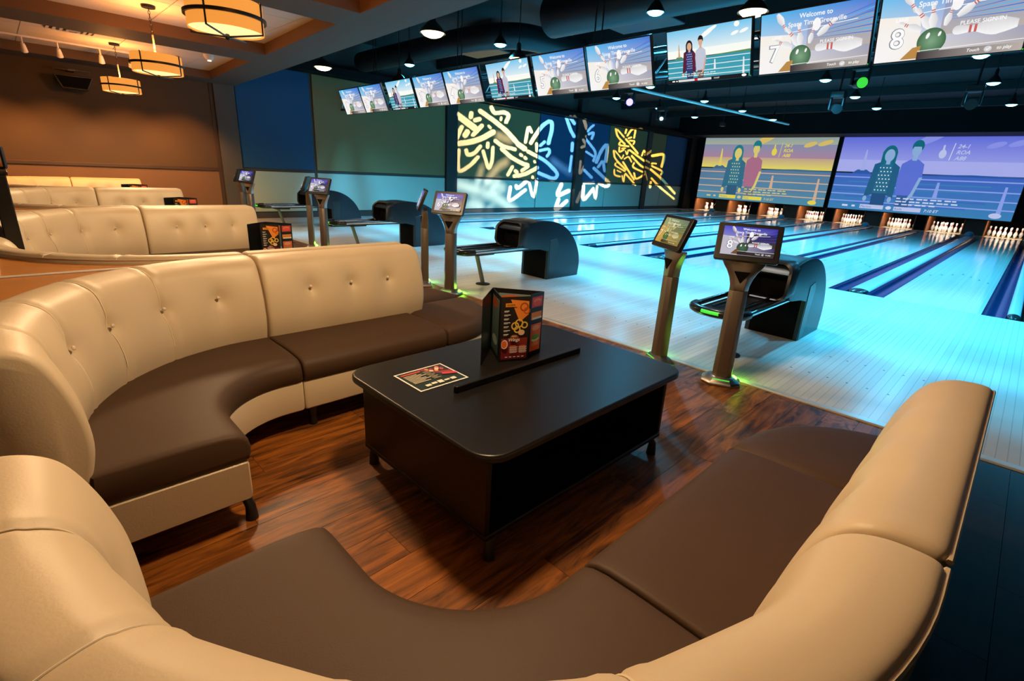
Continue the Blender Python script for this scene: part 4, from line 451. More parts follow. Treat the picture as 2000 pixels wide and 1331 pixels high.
# kickback boards between the pin decks
for n in range(1, 10):
    pair = (n % 2 == 0)
    if n == 9: x0, x1 = LW+0.03, LW+0.40; lab = 'brown kickback housing right of the rightmost pins'
    elif n == 1: x0, x1 = XL+0.06, lane_x(1)-0.03; lab = 'brown kickback housing between the left wall and the pins'
    else: x0, x1 = lane_x(n-1)+LW+0.03, lane_x(n)-0.03; lab = 'brown kickback housing just left of the pins on the ' + LANE_PH[n]
    t = thing('kickback', lab, 'pinsetter part', ((x0+x1)/2, 17.7, 0), group='kickbacks'); w = (x1-x0)/2
    MB().box((-w, 0.02, -0.1), (-w+0.04, 2.2, 0.60)).build('side_board', 'kickback', t, bevel=0.006)
    MB().box((w-0.04, 0.02, -0.1), (w, 2.2, 0.60)).build('side_board', 'kickback', t, bevel=0.006)
    MB().add([(-w,0.02,-0.1),(w,0.02,-0.1),(w,0.10,0.60),(-w,0.10,0.60),(-w,0.06,-0.1),(w,0.06,-0.1),(w,0.14,0.60),(-w,0.14,0.60)], [(0,1,2,3),(7,6,5,4),(0,4,5,1),(1,5,6,2),(2,6,7,3),(3,7,4,0)]).build('front_board', 'black_paint' if not pair else 'wood_trim', t)
    MB().box((-w, 0.0, -0.1), (w, 0.018, 0.02)).build('foot_plate', 'pale_wood', t, bevel=0.006)
    if n in (2, 4, 6):
        MB().obox((-w-0.10, 0.10, 0.30), (0.03, 0, 0.03), (0, 0.035, 0.0), (0.20, 0, 0.24)).build('sweep_arm', 'pale_wood', t, bevel=0.01)
# ================================================================== FLAT PRINT AND SCREEN PICTURES (vertex-coloured layers)
def s2l(c): return tuple((v/12.92 if v <= 0.04045 else ((v+0.055)/1.055)**2.4) for v in c)
def rgb(h): return s2l(tuple(int(h[i:i+2], 16)/255 for i in (0, 2, 4)))
_txt = {}
def text_mesh(t, bold, italic):
    k = (t, bold, italic)
    if k in _txt: return _txt[k]
    cu = bpy.data.curves.new('txt', 'FONT'); cu.body = t; cu.size = 1.0; cu.offset = bold; cu.shear = italic; cu.resolution_u = 3
    ob = bpy.data.objects.new('txt', cu); col.objects.link(ob)
    dg = bpy.context.evaluated_depsgraph_get(); dg.update()
    me = bpy.data.meshes.new_from_object(ob.evaluated_get(dg))
    vs = [(v.co.x, v.co.y) for v in me.vertices]; fs = [tuple(p.vertices) for p in me.polygons]
    bpy.data.objects.remove(ob); bpy.data.meshes.remove(me); bpy.data.curves.remove(cu)
    _txt[k] = (vs, fs); return _txt[k]
class Art:
    def __init__(s, W, H, tint=None, step=0.0004): s.W, s.H = W, H; s.v = []; s.c = []; s.f = []; s.L = 0; s.tint = tint; s.step = step
    def put(s, pts, faces, cols):
        o = len(s.v); z = s.L * s.step; s.L += 1
        for p, c in zip(pts, cols):
            s.v.append((p[0]-s.W/2, -z, p[1]-s.H/2)); s.c.append(s.tint(c) if s.tint else c)
        s.f += [tuple(i+o for i in f) for f in faces]
    def poly(s, pts, c): s.put(pts, [tuple(range(len(pts)))], [c]*len(pts) if not isinstance(c, list) else c)
    def rect(s, x0, y0, x1, y1, c, c2=None):   # c bottom, c2 top
        c2 = c2 or c; s.put([(x0,y0),(x1,y0),(x1,y1),(x0,y1)], [(0,1,2,3)], [c, c, c2, c2])
    def rect4(s, x0, y0, x1, y1, cs): s.put([(x0,y0),(x1,y0),(x1,y1),(x0,y1)], [(0,1,2,3)], cs)
    def ell(s, cx, cy, rx, ry, c, n=24, c2=None, rot=0):
        cr, sr = math.cos(rot), math.sin(rot)
        ring = [(cx + rx*math.cos(2*math.pi*k/n)*cr - ry*math.sin(2*math.pi*k/n)*sr, cy + rx*math.cos(2*math.pi*k/n)*sr + ry*math.sin(2*math.pi*k/n)*cr) for k in range(n)]
        s.put([(cx, cy)] + ring, [(0, k+1, (k+1) % n + 1) for k in range(n)], [c2 or c] + [c]*n)
    def ring(s, cx, cy, r, wd, c, n=20, a0=0, a1=360, sq=1.0):
        m = n; p = []; 
        for k in range(m+1):
            a = R(a0 + (a1-a0)*k/m); p += [(cx+(r-wd/2)*math.cos(a), cy+(r-wd/2)*math.sin(a)*sq), (cx+(r+wd/2)*math.cos(a), cy+(r+wd/2)*math.sin(a)*sq)]
        s.put(p, [(2*k, 2*k+1, 2*k+3, 2*k+2) for k in range(m)], [c]*len(p))
    def line(s, a, b, wd, c):
        d = Vector((b[0]-a[0], b[1]-a[1])).normalized(); n = Vector((-d.y, d.x))*wd/2
        s.poly([(a[0]+n.x, a[1]+n.y), (a[0]-n.x, a[1]-n.y), (b[0]-n.x, b[1]-n.y), (b[0]+n.x, b[1]+n.y)], c)
    def text(s, t, x, y, size, c, align='L', bold=0.0, italic=0.0, rot=0.0, stretch=1.0):
        vs, fs = text_mesh(t, bold, italic)
        if not vs: return
        wmax = max(v[0] for v in vs); ox = {'L': 0, 'C': -wmax/2, 'R': -wmax}[align]; cr, sr = math.cos(rot), math.sin(rot)
        pts = []
        for vx, vy in vs:
            px, py = (vx+ox)*size*stretch, vy*size; pts.append((x + px*cr - py*sr, y + px*sr + py*cr))
        s.put(pts, fs, [c]*len(pts))
    def pin(s, x, y, L, rot, body, red, shade=None):
        pr = pin_prof; cr, sr = math.cos(rot), math.sin(rot)
        def tf(u, v): u, v = u*L/0.385, v*L/0.385; return (x + u*cr - v*sr, y + u*sr + v*cr)
        n = len(pr)
        pts = [tf(-r_, z_) for r_, z_ in pr] + [tf(r_, z_) for r_, z_ in pr]
        sh = shade or body
        s.put(pts, [(i, i+n, i+n+1, i+1) for i in range(n-1)], [body]*n + [sh]*n)
        for z0, z1 in ((0.236, 0.252), (0.268, 0.284)):
            ra = 0.0265
            s.poly([tf(-ra, z0), tf(ra, z0), tf(ra, z1), tf(-ra, z1)], red)
    def build(s, name, matname, parent, loc=(0,0,0), rot=(0,0,0)):
        me = s.mesh(name, matname); return link_mesh(name, me, parent, loc, rot)
    def mesh(s, name, matname):
        me = bpy.data.meshes.new(name); me.from_pydata(s.v, [], s.f); me.materials.append(M[matname])
        a = me.attributes.new('Col', 'FLOAT_COLOR', 'POINT')
        a.data.foreach_set('color', [x for c in s.c for x in (c[0], c[1], c[2], 1.0)])
        bm = bmesh.new(); bm.from_mesh(me)
        for f in bm.faces:
            if f.normal.y > 0: f.normal_flip()
        bm.to_mesh(me); bm.free(); me.update(); return me

def welcome_art(num, W, H, style):
    # style: 'bright' overhead monitors, 'tab' dark tablets, 'amber' the angled tablet
    a = Art(W, H)
    k = W/1.6
    X = lambda u: u*W; Y = lambda v: v*H
    if style == 'bright':
        bl, br, tl, tr = rgb('F4EEE6'), rgb('B9AFA8'), rgb('4FB9EE'), rgb('3F79D6'); wh = rgb('F7F6F6'); sh = rgb('D5D3D6'); red = rgb('C9625C'); ball = rgb('3F6A48'); ball2 = rgb('7FA684'); txt = rgb('FBFBFB'); mid = rgb('8C9CC2'); dark = rgb('3A3238')
        outline = rgb('8A8C98')
    elif style == 'tab':
        bl, br, tl, tr = rgb('B9B6C4'), rgb('3B3230'), rgb('3B46C8'), rgb('2D2B9E'); wh = rgb('F2F2F6'); sh = rgb('8F8C9C'); red = rgb('C24048'); ball = rgb('1F3B2C'); ball2 = rgb('3D6A50'); txt = rgb('FFFFFF'); mid = rgb('1E1A2C'); dark = rgb('17131A')
        outline = rgb('5C5C7A')
    else:
        bl, br, tl, tr = rgb('C9A044'), rgb('8E7A3A'), rgb('8FA070'), rgb('5F7A66'); wh = rgb('D9CF9A'); sh = rgb('8F8A50'); red = rgb('B06A38'); ball = rgb('31562C'); ball2 = rgb('557A44'); txt = rgb('EFEAC8'); mid = rgb('55663E'); dark = rgb('222414')
        outline = rgb('7A6A30')
    a.rect4(0, 0, W, H, [bl, br, tr, tl])
    a.rect4(X(.45), Y(.32), W, Y(.78), [br, br, mid, mid])
    for i in range(9):   # motion streaks
        y0 = .50 + .05*i
        a.poly([(X(.42), Y(.52+.012*i)), (W, Y(y0)), (W, Y(y0+.016))], tl if i % 2 else tr)
    a.poly([(0, 0), (X(.34), 0), (X(.30), Y(.62)), (0, Y(.66))], [wh if style == 'bright' else bl, bl, bl, bl])
    a.line((X(.30), Y(.655)), (X(.88), Y(.725)), H*.010, txt)
    a.pin(X(.16), Y(.98), H*.36, R(212), wh, red, sh)
    a.pin(X(.40), Y(.40), H*.42, R(38), wh, red, sh)
    a.pin(X(.32), Y(.42), H*.34, R(66), wh, red, sh)
    a.pin(X(.40), Y(.42), H*.36, R(8), wh, red, sh)
    a.pin(X(.48), Y(.44), H*.28, R(-12), wh, red, sh)
    a.pin(X(.55), Y(.55), H*.36, R(-52), wh, red, sh)
    a.ell(X(.535), Y(.73), H*.065, H*.10, wh)
    a.ell(X(.405), Y(.25), H*.185, H*.185, ball, 28, ball2)
    a.ell(X(.375), Y(.33), H*.022, H*.045, wh, 12, rot=-.3); a.ell(X(.455), Y(.34), H*.018, H*.035, wh, 12, rot=-.3)
    a.poly([(X(.20), Y(.02)), (X(.33), Y(.02)), (X(.34), Y(.20)), (X(.28), Y(.18))], rgb('B98A4A') if style != 'tab' else rgb('6A4A2A'))
    a.pin(X(.94), Y(.36), H*.74, R(90), wh, red, sh)
    a.rect4(X(.32), 0, W, Y(.11), [dark, br, br, dark])
    a.line((X(.32), Y(.125)), (W, Y(.15)), H*.008, wh)
    a.text('Welcome to', X(.52), Y(.865), H*.105, txt, 'C', .012)
    a.text('Spare Time Greenville', X(.53), Y(.745), H*.105, txt, 'C', .012)
    a.text('LANE', X(.17), Y(.575), H*.07, txt if style != 'bright' else rgb('FFFFFF'), 'C', .01)
    a.text(str(num), X(.155), Y(.20), H*.40, outline, 'C', .035); a.text(str(num), X(.155), Y(.20), H*.40, txt, 'C', .008)
    a.text('PLEASE SIGN-IN', X(.72), Y(.425), H*.075, txt, 'C', .008)
    a.text('Touch', X(.70), Y(.045), H*.06, txt, 'C', .012, .2); a.ell(X(.795), Y(.06), H*.045, H*.04, sh, 16)
    a.line((X(.785), Y(.062)), (X(.793), Y(.045)), H*.012, wh); a.line((X(.793), Y(.045)), (X(.81), Y(.08)), H*.012, wh)
    a.text('to play', X(.895), Y(.045), H*.06, txt, 'C', .012, .2)
    return a

def figures(a, X, Y, H, pal):
    hair, skinc, cardi, top, dots, tee, jean, short = pal
    # woman in cardigan over dotted top
    a.poly([(X(.255),Y(.06)),(X(.335),Y(.06)),(X(.335),Y(.26)),(X(.25),Y(.26))], jean)
    a.poly([(X(.235),Y(.22)),(X(.345),Y(.22)),(X(.355),Y(.56)),(X(.32),Y(.62)),(X(.27),Y(.62)),(X(.228),Y(.55))], top)
    for i in range(7):
        for j in range(4): a.ell(X(.262+.019*j+.009*(i%2)), Y(.26+.045*i), H*.008, H*.008, dots, 8)
    a.poly([(X(.205),Y(.17)),(X(.25),Y(.20)),(X(.262),Y(.60)),(X(.225),Y(.57))], cardi)
    a.poly([(X(.335),Y(.20)),(X(.375),Y(.17)),(X(.372),Y(.54)),(X(.33),Y(.60))], cardi)
    a.ell(X(.297), Y(.695), H*.075, H*.10, hair, 22); a.poly([(X(.255),Y(.57)),(X(.275),Y(.57)),(X(.27),Y(.72)),(X(.255),Y(.72))], hair); a.poly([(X(.32),Y(.57)),(X(.338),Y(.57)),(X(.338),Y(.72)),(X(.322),Y(.72))], hair)
    a.poly([(X(.287),Y(.57)),(X(.31),Y(.57)),(X(.31),Y(.65)),(X(.287),Y(.65))], skinc)
    a.ell(X(.298), Y(.675), H*.052, H*.075, skinc, 18)
    a.ell(X(.215), Y(.15), H*.022, H*.035, skinc, 10); a.ell(X(.36), Y(.15), H*.022, H*.035, skinc, 10)
    # man in plain tee
    a.poly([(X(.40),Y(.06)),(X(.475),Y(.06)),(X(.48),Y(.24)),(X(.395),Y(.24))], short)
    a.poly([(X(.385),Y(.21)),(X(.475),Y(.21)),(X(.49),Y(.44)),(X(.505),Y(.43)),(X(.498),Y(.58)),(X(.46),Y(.635)),(X(.42),Y(.635)),(X(.378),Y(.58)),(X(.372),Y(.45))], tee)
    a.poly([(X(.49),Y(.43)),(X(.507),Y(.43)),(X(.482),Y(.20)),(X(.455),Y(.14)),(X(.452),Y(.17)),(X(.468),Y(.24))], skinc)
    a.poly([(X(.427),Y(.62)),(X(.452),Y(.62)),(X(.452),Y(.70)),(X(.427),Y(.70))], skinc)
    a.ell(X(.44), Y(.785), H*.058, H*.072, hair, 20); a.ell(X(.438), Y(.735), H*.046, H*.068, skinc, 18); a.poly([(X(.412),Y(.78)),(X(.466),Y(.78)),(X(.463),Y(.83)),(X(.415),Y(.83))], hair)

def photo_art(W, H, mode):
    a = Art(W, H); X = lambda u: u*W; Y = lambda v: v*H
    if mode == 'tv':
        sky_t, sky_b, cloud, sea_t, sea_b, land, rail, tower = rgb('6FC6EE'), rgb('F6FAF4'), rgb('FBFBF6'), rgb('2E96AE'), rgb('4BA8B8'), rgb('5D8A5A'), rgb('E8EEF0'), rgb('C9A77E')
        pal = (rgb('141018'), rgb('D8A98C'), rgb('5A1A38'), rgb('2C3A78'), rgb('D8DEF2'), rgb('C2C6D8'), rgb('22406E'), rgb('6A5A50')); bar, barc, tx = rgb('16181E'), rgb('DCDCDC'), rgb('FFFFFF')
    elif mode == 'yellow':
        sky_t, sky_b, cloud, sea_t, sea_b, land, rail, tower = rgb('7296B8'), rgb('EDE066'), rgb('E0C46C'), rgb('5E7EA2'), rgb('4E90AE'), rgb('3E6E90'), rgb('D8B49A'), rgb('E6D86A')
        pal = (rgb('1E7E8E'), rgb('E2D27A'), rgb('2E6E8C'), rgb('2E7A94'), rgb('EFE4A0'), rgb('B0708C'), rgb('2C5E80'), rgb('6A7A90')); bar, barc, tx = rgb('4A90AE'), rgb('F0DC50'), rgb('D8D08A')
    else:
        sky_t, sky_b, cloud, sea_t, sea_b, land, rail, tower = rgb('4256E0'), rgb('AEB4F6'), rgb('8E98F2'), rgb('3E66C8'), rgb('3A86BE'), rgb('2A5AA8'), rgb('8FA6F2'), rgb('A8B4F0')
        pal = (rgb('126A7E'), rgb('8FB4E2'), rgb('1C5E8A'), rgb('226E92'), rgb('E6ECF8'), rgb('5E74DC'), rgb('1E4E86'), rgb('2E5EA0')); bar, barc, tx = rgb('2E88B0'), rgb('C4CCF6'), rgb('D8E0FA')
    a.rect(0, Y(.47), W, H, sky_b, sky_t)
    if mode == 'yellow': a.rect(0, Y(.62), W, Y(.80), rgb('B08AA4'), rgb('8A94B4'))
    a.rect(0, Y(.47), W, Y(.62), sky_b if mode != 'tv' else rgb('FBFCF2'), rgb('C8A890') if mode == 'yellow' else sky_b)
    for cx, cy, rx, ry, rt in ((.50,.88,.10,.045,.5), (.56,.94,.06,.03,.4), (.82,.80,.045,.03,.3), (.92,.82,.05,.03,.3), (.84,.95,.03,.05,.2)):
        a.ell(X(cx), Y(cy), W*rx, H*ry, cloud, 18, rot=rt)
    a.poly([(0,Y(.455)),(X(.5),Y(.46)),(X(.75),Y(.475)),(W,Y(.49) if mode == 'tv' else Y(.465)),(W,Y(.44)),(0,Y(.44))], land)
    a.rect(0, 0, W, Y(.45), sea_b, sea_t)
    for i in range(10):
        yy = .05+.037*i; a.rect(X(.02+.07*((i*7)%5)), Y(yy), X(.5+.09*((i*3)%5)), Y(yy+.012), sea_t if i % 2 else sea_b)
    for yy in (.40, .29, .19, .10): a.rect(0, Y(yy), W, Y(yy+.014), rail)
    for xx, y1 in ((.60, .38), (.93, .36)): a.poly([(X(xx-.012),Y(.02 if xx > .9 else .2)),(X(xx+.012),Y(.02 if xx > .9 else .2)),(X(xx+.006),Y(y1)),(X(xx-.006),Y(y1))], rail)
    a.poly([(X(.10),Y(.455)),(X(.22),Y(.455)),(X(.185),Y(.50)),(X(.13),Y(.50))], land)   # far shore with a slim tower
    a.poly([(X(.145),Y(.49)),(X(.172),Y(.49)),(X(.165),Y(.62)),(X(.152),Y(.62))], tower); a.poly([(X(.15),Y(.62)),(X(.168),Y(.62)),(X(.162),Y(.74)),(X(.155),Y(.74))], tower)
    figures(a, X, Y, H, pal)
    if mode != 'tv':
        a.ell(X(.575), Y(.70), H*.035, H*.05, barc, 16); a.poly([(X(.568),Y(.74)),(X(.580),Y(.74)),(X(.578),Y(.80)),(X(.570),Y(.80))], barc)
        a.line((X(.615),Y(.63)), (X(.625),Y(.82)), H*.008, tx)
        for i, tt in enumerate(('24-1', 'ROA', 'A88')): a.text(tt, X(.64), Y(.765-.065*i), H*.06, barc, 'L', .02, .25)
        for i in range(3):      # small caption, too soft to read
            for j in range(9 - 3*(i == 2)): a.rect(X(.40+.037*j), Y(.165-.035*i), X(.40+.037*j+.022+.010*((i+j)%2)), Y(.180-.035*i), tx)
        a.rect(X(.20), Y(.025), X(.34), Y(.075), barc); a.text('Marlins', X(.205), Y(.035), H*.04, bar)
        a.ell(X(.37), Y(.05), H*.03, H*.022, tx, 14)
        a.rect(X(.40), Y(.022), X(.55), Y(.072), barc); a.text('Reds', X(.405), Y(.033), H*.04, bar)
        a.text('7:10 ET', X(.565), Y(.03), H*.045, tx, 'L', .015, .2); a.rect(X(.09), Y(.037), X(.125), Y(.06), tx); a.rect(X(.15), Y(.037), X(.17), Y(.06), tx); a.ell(X(.92), Y(.045), H*.055, H*.03, barc, 16)
    else:
        a.rect(0, 0, W, Y(.07), bar); a.rect(X(.15), Y(.012), X(.36), Y(.055), barc); a.rect(X(.36), Y(.012), X(.40), Y(.055), rgb('D02038')); a.rect(X(.40), Y(.012), X(.57), Y(.055), barc)
        a.text('7:10 ET', X(.60), Y(.018), H*.04, tx, 'L', .01); a.ell(X(.95), Y(.035), H*.05, H*.025, tx, 14); a.rect(X(.07), Y(.022), X(.105), Y(.045), tx); a.rect(X(.12), Y(.022), X(.14), Y(.045), tx)
        for i in range(2):
            for j in range(11): a.rect(X(.20+.04*j), Y(.15-.035*i), X(.20+.04*j+.024+.010*((i+j)%2)), Y(.162-.035*i), tx)
    return a

# ================================================================== PROJECTION SCREENS
SX0, SW, SG, SZ0, SZ1, SY = -11.616, 6.014, 0.19, 0.636, 3.90, 17.51
for i, (mode, lab) in enumerate((('yellow', 'wide yellow-tinted projection screen above the left lanes'), ('purple', 'wide violet-blue projection screen above the right lanes'))):
    x0 = SX0 + i*(SW+SG)
    t = thing('projection_screen', lab, 'screen', (x0+SW/2, SY, (SZ0+SZ1)/2), group='projection screens')
    MB().box((-SW/2-0.03, 0.004, -(SZ1-SZ0)/2-0.03), (SW/2+0.03, 0.048, (SZ1-SZ0)/2+0.03)).build('screen_frame', 'bezel', t, bevel=0.006)
    photo_art(SW, SZ1-SZ0, mode).build('picture', 'projection', t)

# ================================================================== OVERHEAD MONITORS
MW, MH = 1.015, 0.565
TILT = math.atan2(0.198, 0.525)
ms = -0.044
tv_me = photo_art(MW-0.03, MH-0.03, 'tv').mesh('picture', 'display')
mon_back = MB().box((-MW/2, 0.004, 0), (MW/2, 0.05, MH)).mesh('housing', 'bezel')
def monitor(xc, kind, label):
    t = thing('overhead_monitor', label, 'monitor', (xc, -2.749 + ms*(xc-(-1.245)), 2.53), group='overhead monitors')
    t.rotation_euler = (TILT, 0, math.atan(ms))
    h = link_mesh('housing', mon_back, t); b = h.modifiers.new('bevel', 'BEVEL'); b.width = 0.006; b.segments = 2
    if kind == 'tv': link_mesh('picture', tv_me, t, (0, 0.002, MH/2))
    else: welcome_art(kind, MW-0.03, MH-0.03, 'bright').build('picture', 'display', t, (0, 0.002, MH/2))
    MB().box((-0.12, 0.05, 0.16), (0.12, 0.11, 0.40)).box((-0.03, 0.11, 0.17), (0.03, 0.28, 0.21)).box((-0.03, 0.26, 0.05), (0.03, 0.312, 0.20)).build('bracket', 'black_metal', t)
    MB().box((MW/2-0.012, 0.0015, 0.012), (MW/2-0.004, 0.004, 0.02)).build('standby_light', 'green_led', t)
NUM = {1: 'one', 2: 'two', 3: 'three', 4: 'four', 5: 'five', 6: 'six', 7: 'seven', 8: 'eight'}
for k in range(4):
    px = -1.245 - k*3.339
    n7, n8 = 7-2*k, 8-2*k
    monitor(px + MW/2, n7, 'overhead monitor with a welcome message and lane number ' + NUM[n7])
    monitor(px + 1.04 + MW/2, n8, 'overhead monitor with a welcome message and lane number ' + NUM[n8])
    if k > 0:
        monitor(px + 2.255 + MW/2, 'tv', 'overhead television with a couple by the sea, just right of lane monitor ' + NUM[n8])
# support truss behind the monitors, with hanging cables
t = thing('monitor_truss', 'long dark metal truss carrying the row of overhead monitors', 'truss', (0, -2.45, 2.72))
tx0, tx1 = XL+0.05, 1.6
fy = lambda x: ms*(x+1.245)
for dy, dz in ((0, 0), (0, 0.30), (0.25, 0), (0.25, 0.30)):
    MB().tube([(tx0, fy(tx0)+dy, dz), (tx1, fy(tx1)+dy, dz)], 0.024, 8).build('chord', 'duct_metal', t, smooth='auto')
x = tx0; up = False
mb = MB()
while x < tx1-0.25:
    mb.tube([(x, fy(x), 0.3 if up else 0), (x+0.25, fy(x+.25), 0 if up else 0.3)], 0.010, 6); x += 0.25; up = not up
mb.build('lattice', 'chrome', t, smooth='auto')
for k in range(4):
    for dx in (0, 0.13):
        px = -0.55 - k*3.339 + dx
        MB().tube([(px, 0.1+fy(px), 0.3), (px, 0.1+fy(px), 1.68)], 0.010, 6).build('hanger', 'duct_metal', t, smooth='auto')
# ================================================================== SECTIONAL SOFAS
# local frame: origin at the bay centre on the floor; the left sofa lies at negative x, y is world y
YC = -7.85; UC = -0.57; UEND = -0.335; YSEAM = -7.76; YBACK = -6.66; YSEAT = -6.79
def path_frames(s0, s1, step, r=0.86):
    """stations (kind, value) along the sofa: straight part (towards -y), the bend, then a short straight towards +x"""
    out = []
    # s measured on radius r: straight from y=s.. ; bend length = r*pi/2
    n = max(2, int(round((s1-s0)/step)))
    for i in range(n+1): out.append(s0 + (s1-s0)*i/n)
    return out
BL = 0.86*math.pi/2
def station(s):
    """s<0: straight part (y = YC - s ... up), 0..BL bend, >BL tail. returns function (r,z)->xyz"""
    if s <= 0: return lambda r, z: (UC - r, YC - s, z)
    if s <= BL:
        th = s/0.86; c, sn = math.cos(th), math.sin(th)
        return lambda r, z: (UC - r*c, YC - r*sn, z)
    e = s - BL
    return lambda r, z: (UC + e, YC - r, z)
S_BACK0, S_SEAT0, S_SEAM = -(YBACK-YC), -(YSEAT-YC), -(YSEAM-YC)
S_END = BL + (UEND-UC)
front = catmull([(0.870,0.36,0),(0.842,0.44,0),(0.826,0.53,0),(0.832,0.63,0),(0.852,0.72,0),(0.876,0.79,0),(0.900,0.838,0),(0.930,0.868,0),(0.970,0.886,0),(1.015,0.892,0),(1.048,0.890,0),(1.062,0.880,0),(1.066,0.860,0),(1.066,0.79,0)], 4)
back_prof = [(p.x, p.y) for p in front] + [(1.066,0.60),(1.066,0.36),(1.066,0.14),(0.95,0.13),(0.872,0.14),(0.872,0.25)]
def sweep(prof, s0, s1, step, endr=0.03, inset=0.02, dent=None):
    ss = path_frames(s0, s1, step)
    extra = [s0+0.004, s0+0.010, s0+0.018, s1-0.004, s1-0.010, s1-0.018]
    ss = sorted(set(ss + extra)); cx = sum(p[0] for p in prof)/len(prof); cz = sum(p[1] for p in prof)/len(prof)
    loops = []
    n = len(prof)
    nor = []
    for i in range(n):
        a, b = prof[i-1], prof[(i+1) % n]; d = Vector((b[0]-a[0], b[1]-a[1])); d = d.normalized() if d.length > 0 else Vector((1,0)); nor.append((d.y, -d.x))
    # make normals point outwards
    area = sum(prof[i][0]*prof[(i+1)%n][1]-prof[(i+1)%n][0]*prof[i][1] for i in range(n)); sg = 1 if area > 0 else -1
    for s in ss:
        e = min(s-s0, s1-s); k = 0
        if e < endr: k = inset*(1-math.sqrt(max(0, 1-(1-e/endr)**2)))
        st = station(s); lp = []
        for (r, z), (nx, nz) in zip(prof, nor):
            d = -k
            if dent: d += dent(s, r, z)
            lp.append(st(r + sg*nx*d, z + sg*nz*d))
        loops.append(lp)
    return MB().loft(loops)
def dents(buttons, creases, fold=True):
    def f(s, r, z):
        if r > 1.055 or z < 0.34: return 0
        d = 0
        for b in buttons:
            q = ((s-b)**2 + (z-0.70)**2)
            if q < 0.09 and r < 0.97: d -= 0.018*math.exp(-q/0.0014) + 0.008*math.exp(-q/0.008) + 0.016*math.exp(-((s-b)/0.075)**2-((z-0.66)/0.17)**2)
            if abs(s-b) < 0.04 and 0.5 < z < 0.86: d -= 0.004*math.exp(-((s-b)/0.008)**2)*max(0, 1-abs(z-0.70)/0.17)
        for b in creases:
            if abs(s-b) < 0.05: d -= 0.006*math.exp(-((s-b)/0.007)**2) - 0.003*math.exp(-((abs(s-b)-0.024)/0.012)**2)
        return d
    return f
SB = [-(y-YC) for y in (-7.48, -7.21, -6.94)]
SCB = [0.86*R(a) for a in (10, 29, 48.5, 68, 87)]
back_straight = sweep(back_prof, S_BACK0, S_SEAM-0.004, 0.016, 0.035, 0.022, dents(SB, []))
back_corner = sweep(back_prof, S_SEAM+0.004, S_END, 0.014, 0.035, 0.022, dents(SCB, SCB[1:]))
seat_prof = [(0.385,0.300),(0.372,0.325),(0.370,0.355),(0.376,0.385),(0.390,0.408),(0.415,0.422),(0.46,0.430),(0.55,0.434),(0.66,0.434),(0.76,0.432),(0.865,0.428),(0.865,0.300)]
apron_prof = [(0.400,0.125),(0.388,0.135),(0.386,0.155),(0.386,0.285),(0.392,0.298),(0.40,0.301),(0.865,0.301),(0.865,0.125)]
seat_straight = sweep(seat_prof, S_SEAT0+0.004, S_SEAM-0.002, 0.05, 0.02, 0.012)
seat_corner = sweep(seat_prof, S_SEAM+0.002, S_END, 0.03, 0.03, 0.018)
apron_straight = sweep(apron_prof, S_SEAT0+0.004, S_SEAM-0.002, 0.05, 0.02, 0.008)
apron_corner = sweep(apron_prof, S_SEAM+0.002, S_END, 0.03, 0.02, 0.008)
# rounded end seat
def end_outline(inset=0.0):
    cx, cy, rx, ry = UC-1.055, YSEAT+0.002, 1.055-0.37, 0.68
    pts = [(cx + rx*math.cos(R(90*k/14))**0.86, cy + ry*max(0.0, math.sin(R(90*k/14)))**0.86) if k < 14 else (cx, cy+ry) for k in range(15)] + [(cx, cy)]
    mx, my = cx + 0.30, cy + 0.28
    return [(mx + (x-mx)*(1-inset/0.32), my + (y-my)*(1-inset/0.32)) for x, y in pts]
def end_solid(levels):
    return MB().loft([[(x, y, z) for x, y in end_outline(i)] for i, z in levels])
end_seat = end_solid([(0.012,0.300),(0.0,0.325),(0.0,0.37),(0.008,0.395),(0.025,0.417),(0.06,0.430),(0.12,0.434)])
end_base = end_solid([(0.016,0.125),(0.008,0.14),(0.008,0.285),(0.016,0.301)])
btn = MB()
def btn_pos(s): 
    st = station(s); return st(0.866, 0.70)
button_me = MB().lathe([(0.0001,0.006),(0.005,0.0055),(0.0085,0.003),(0.0095,0.0),(0.0085,-0.004)], n=12).mesh('button', 'button', smooth=True)
foot_me = MB().lathe([(0.022,0.0),(0.024,0.004),(0.019,0.05),(0.026,0.09),(0.034,0.128)], n=14).mesh('foot', 'black_metal', smooth='auto')
def mirror(mb):
    m = MB(); m.v = [(-x, y, z) for x, y, z in mb.v]; m.f = [tuple(reversed(f)) for f in mb.f]; m.mi = list(mb.mi); m.cur = 0; return m
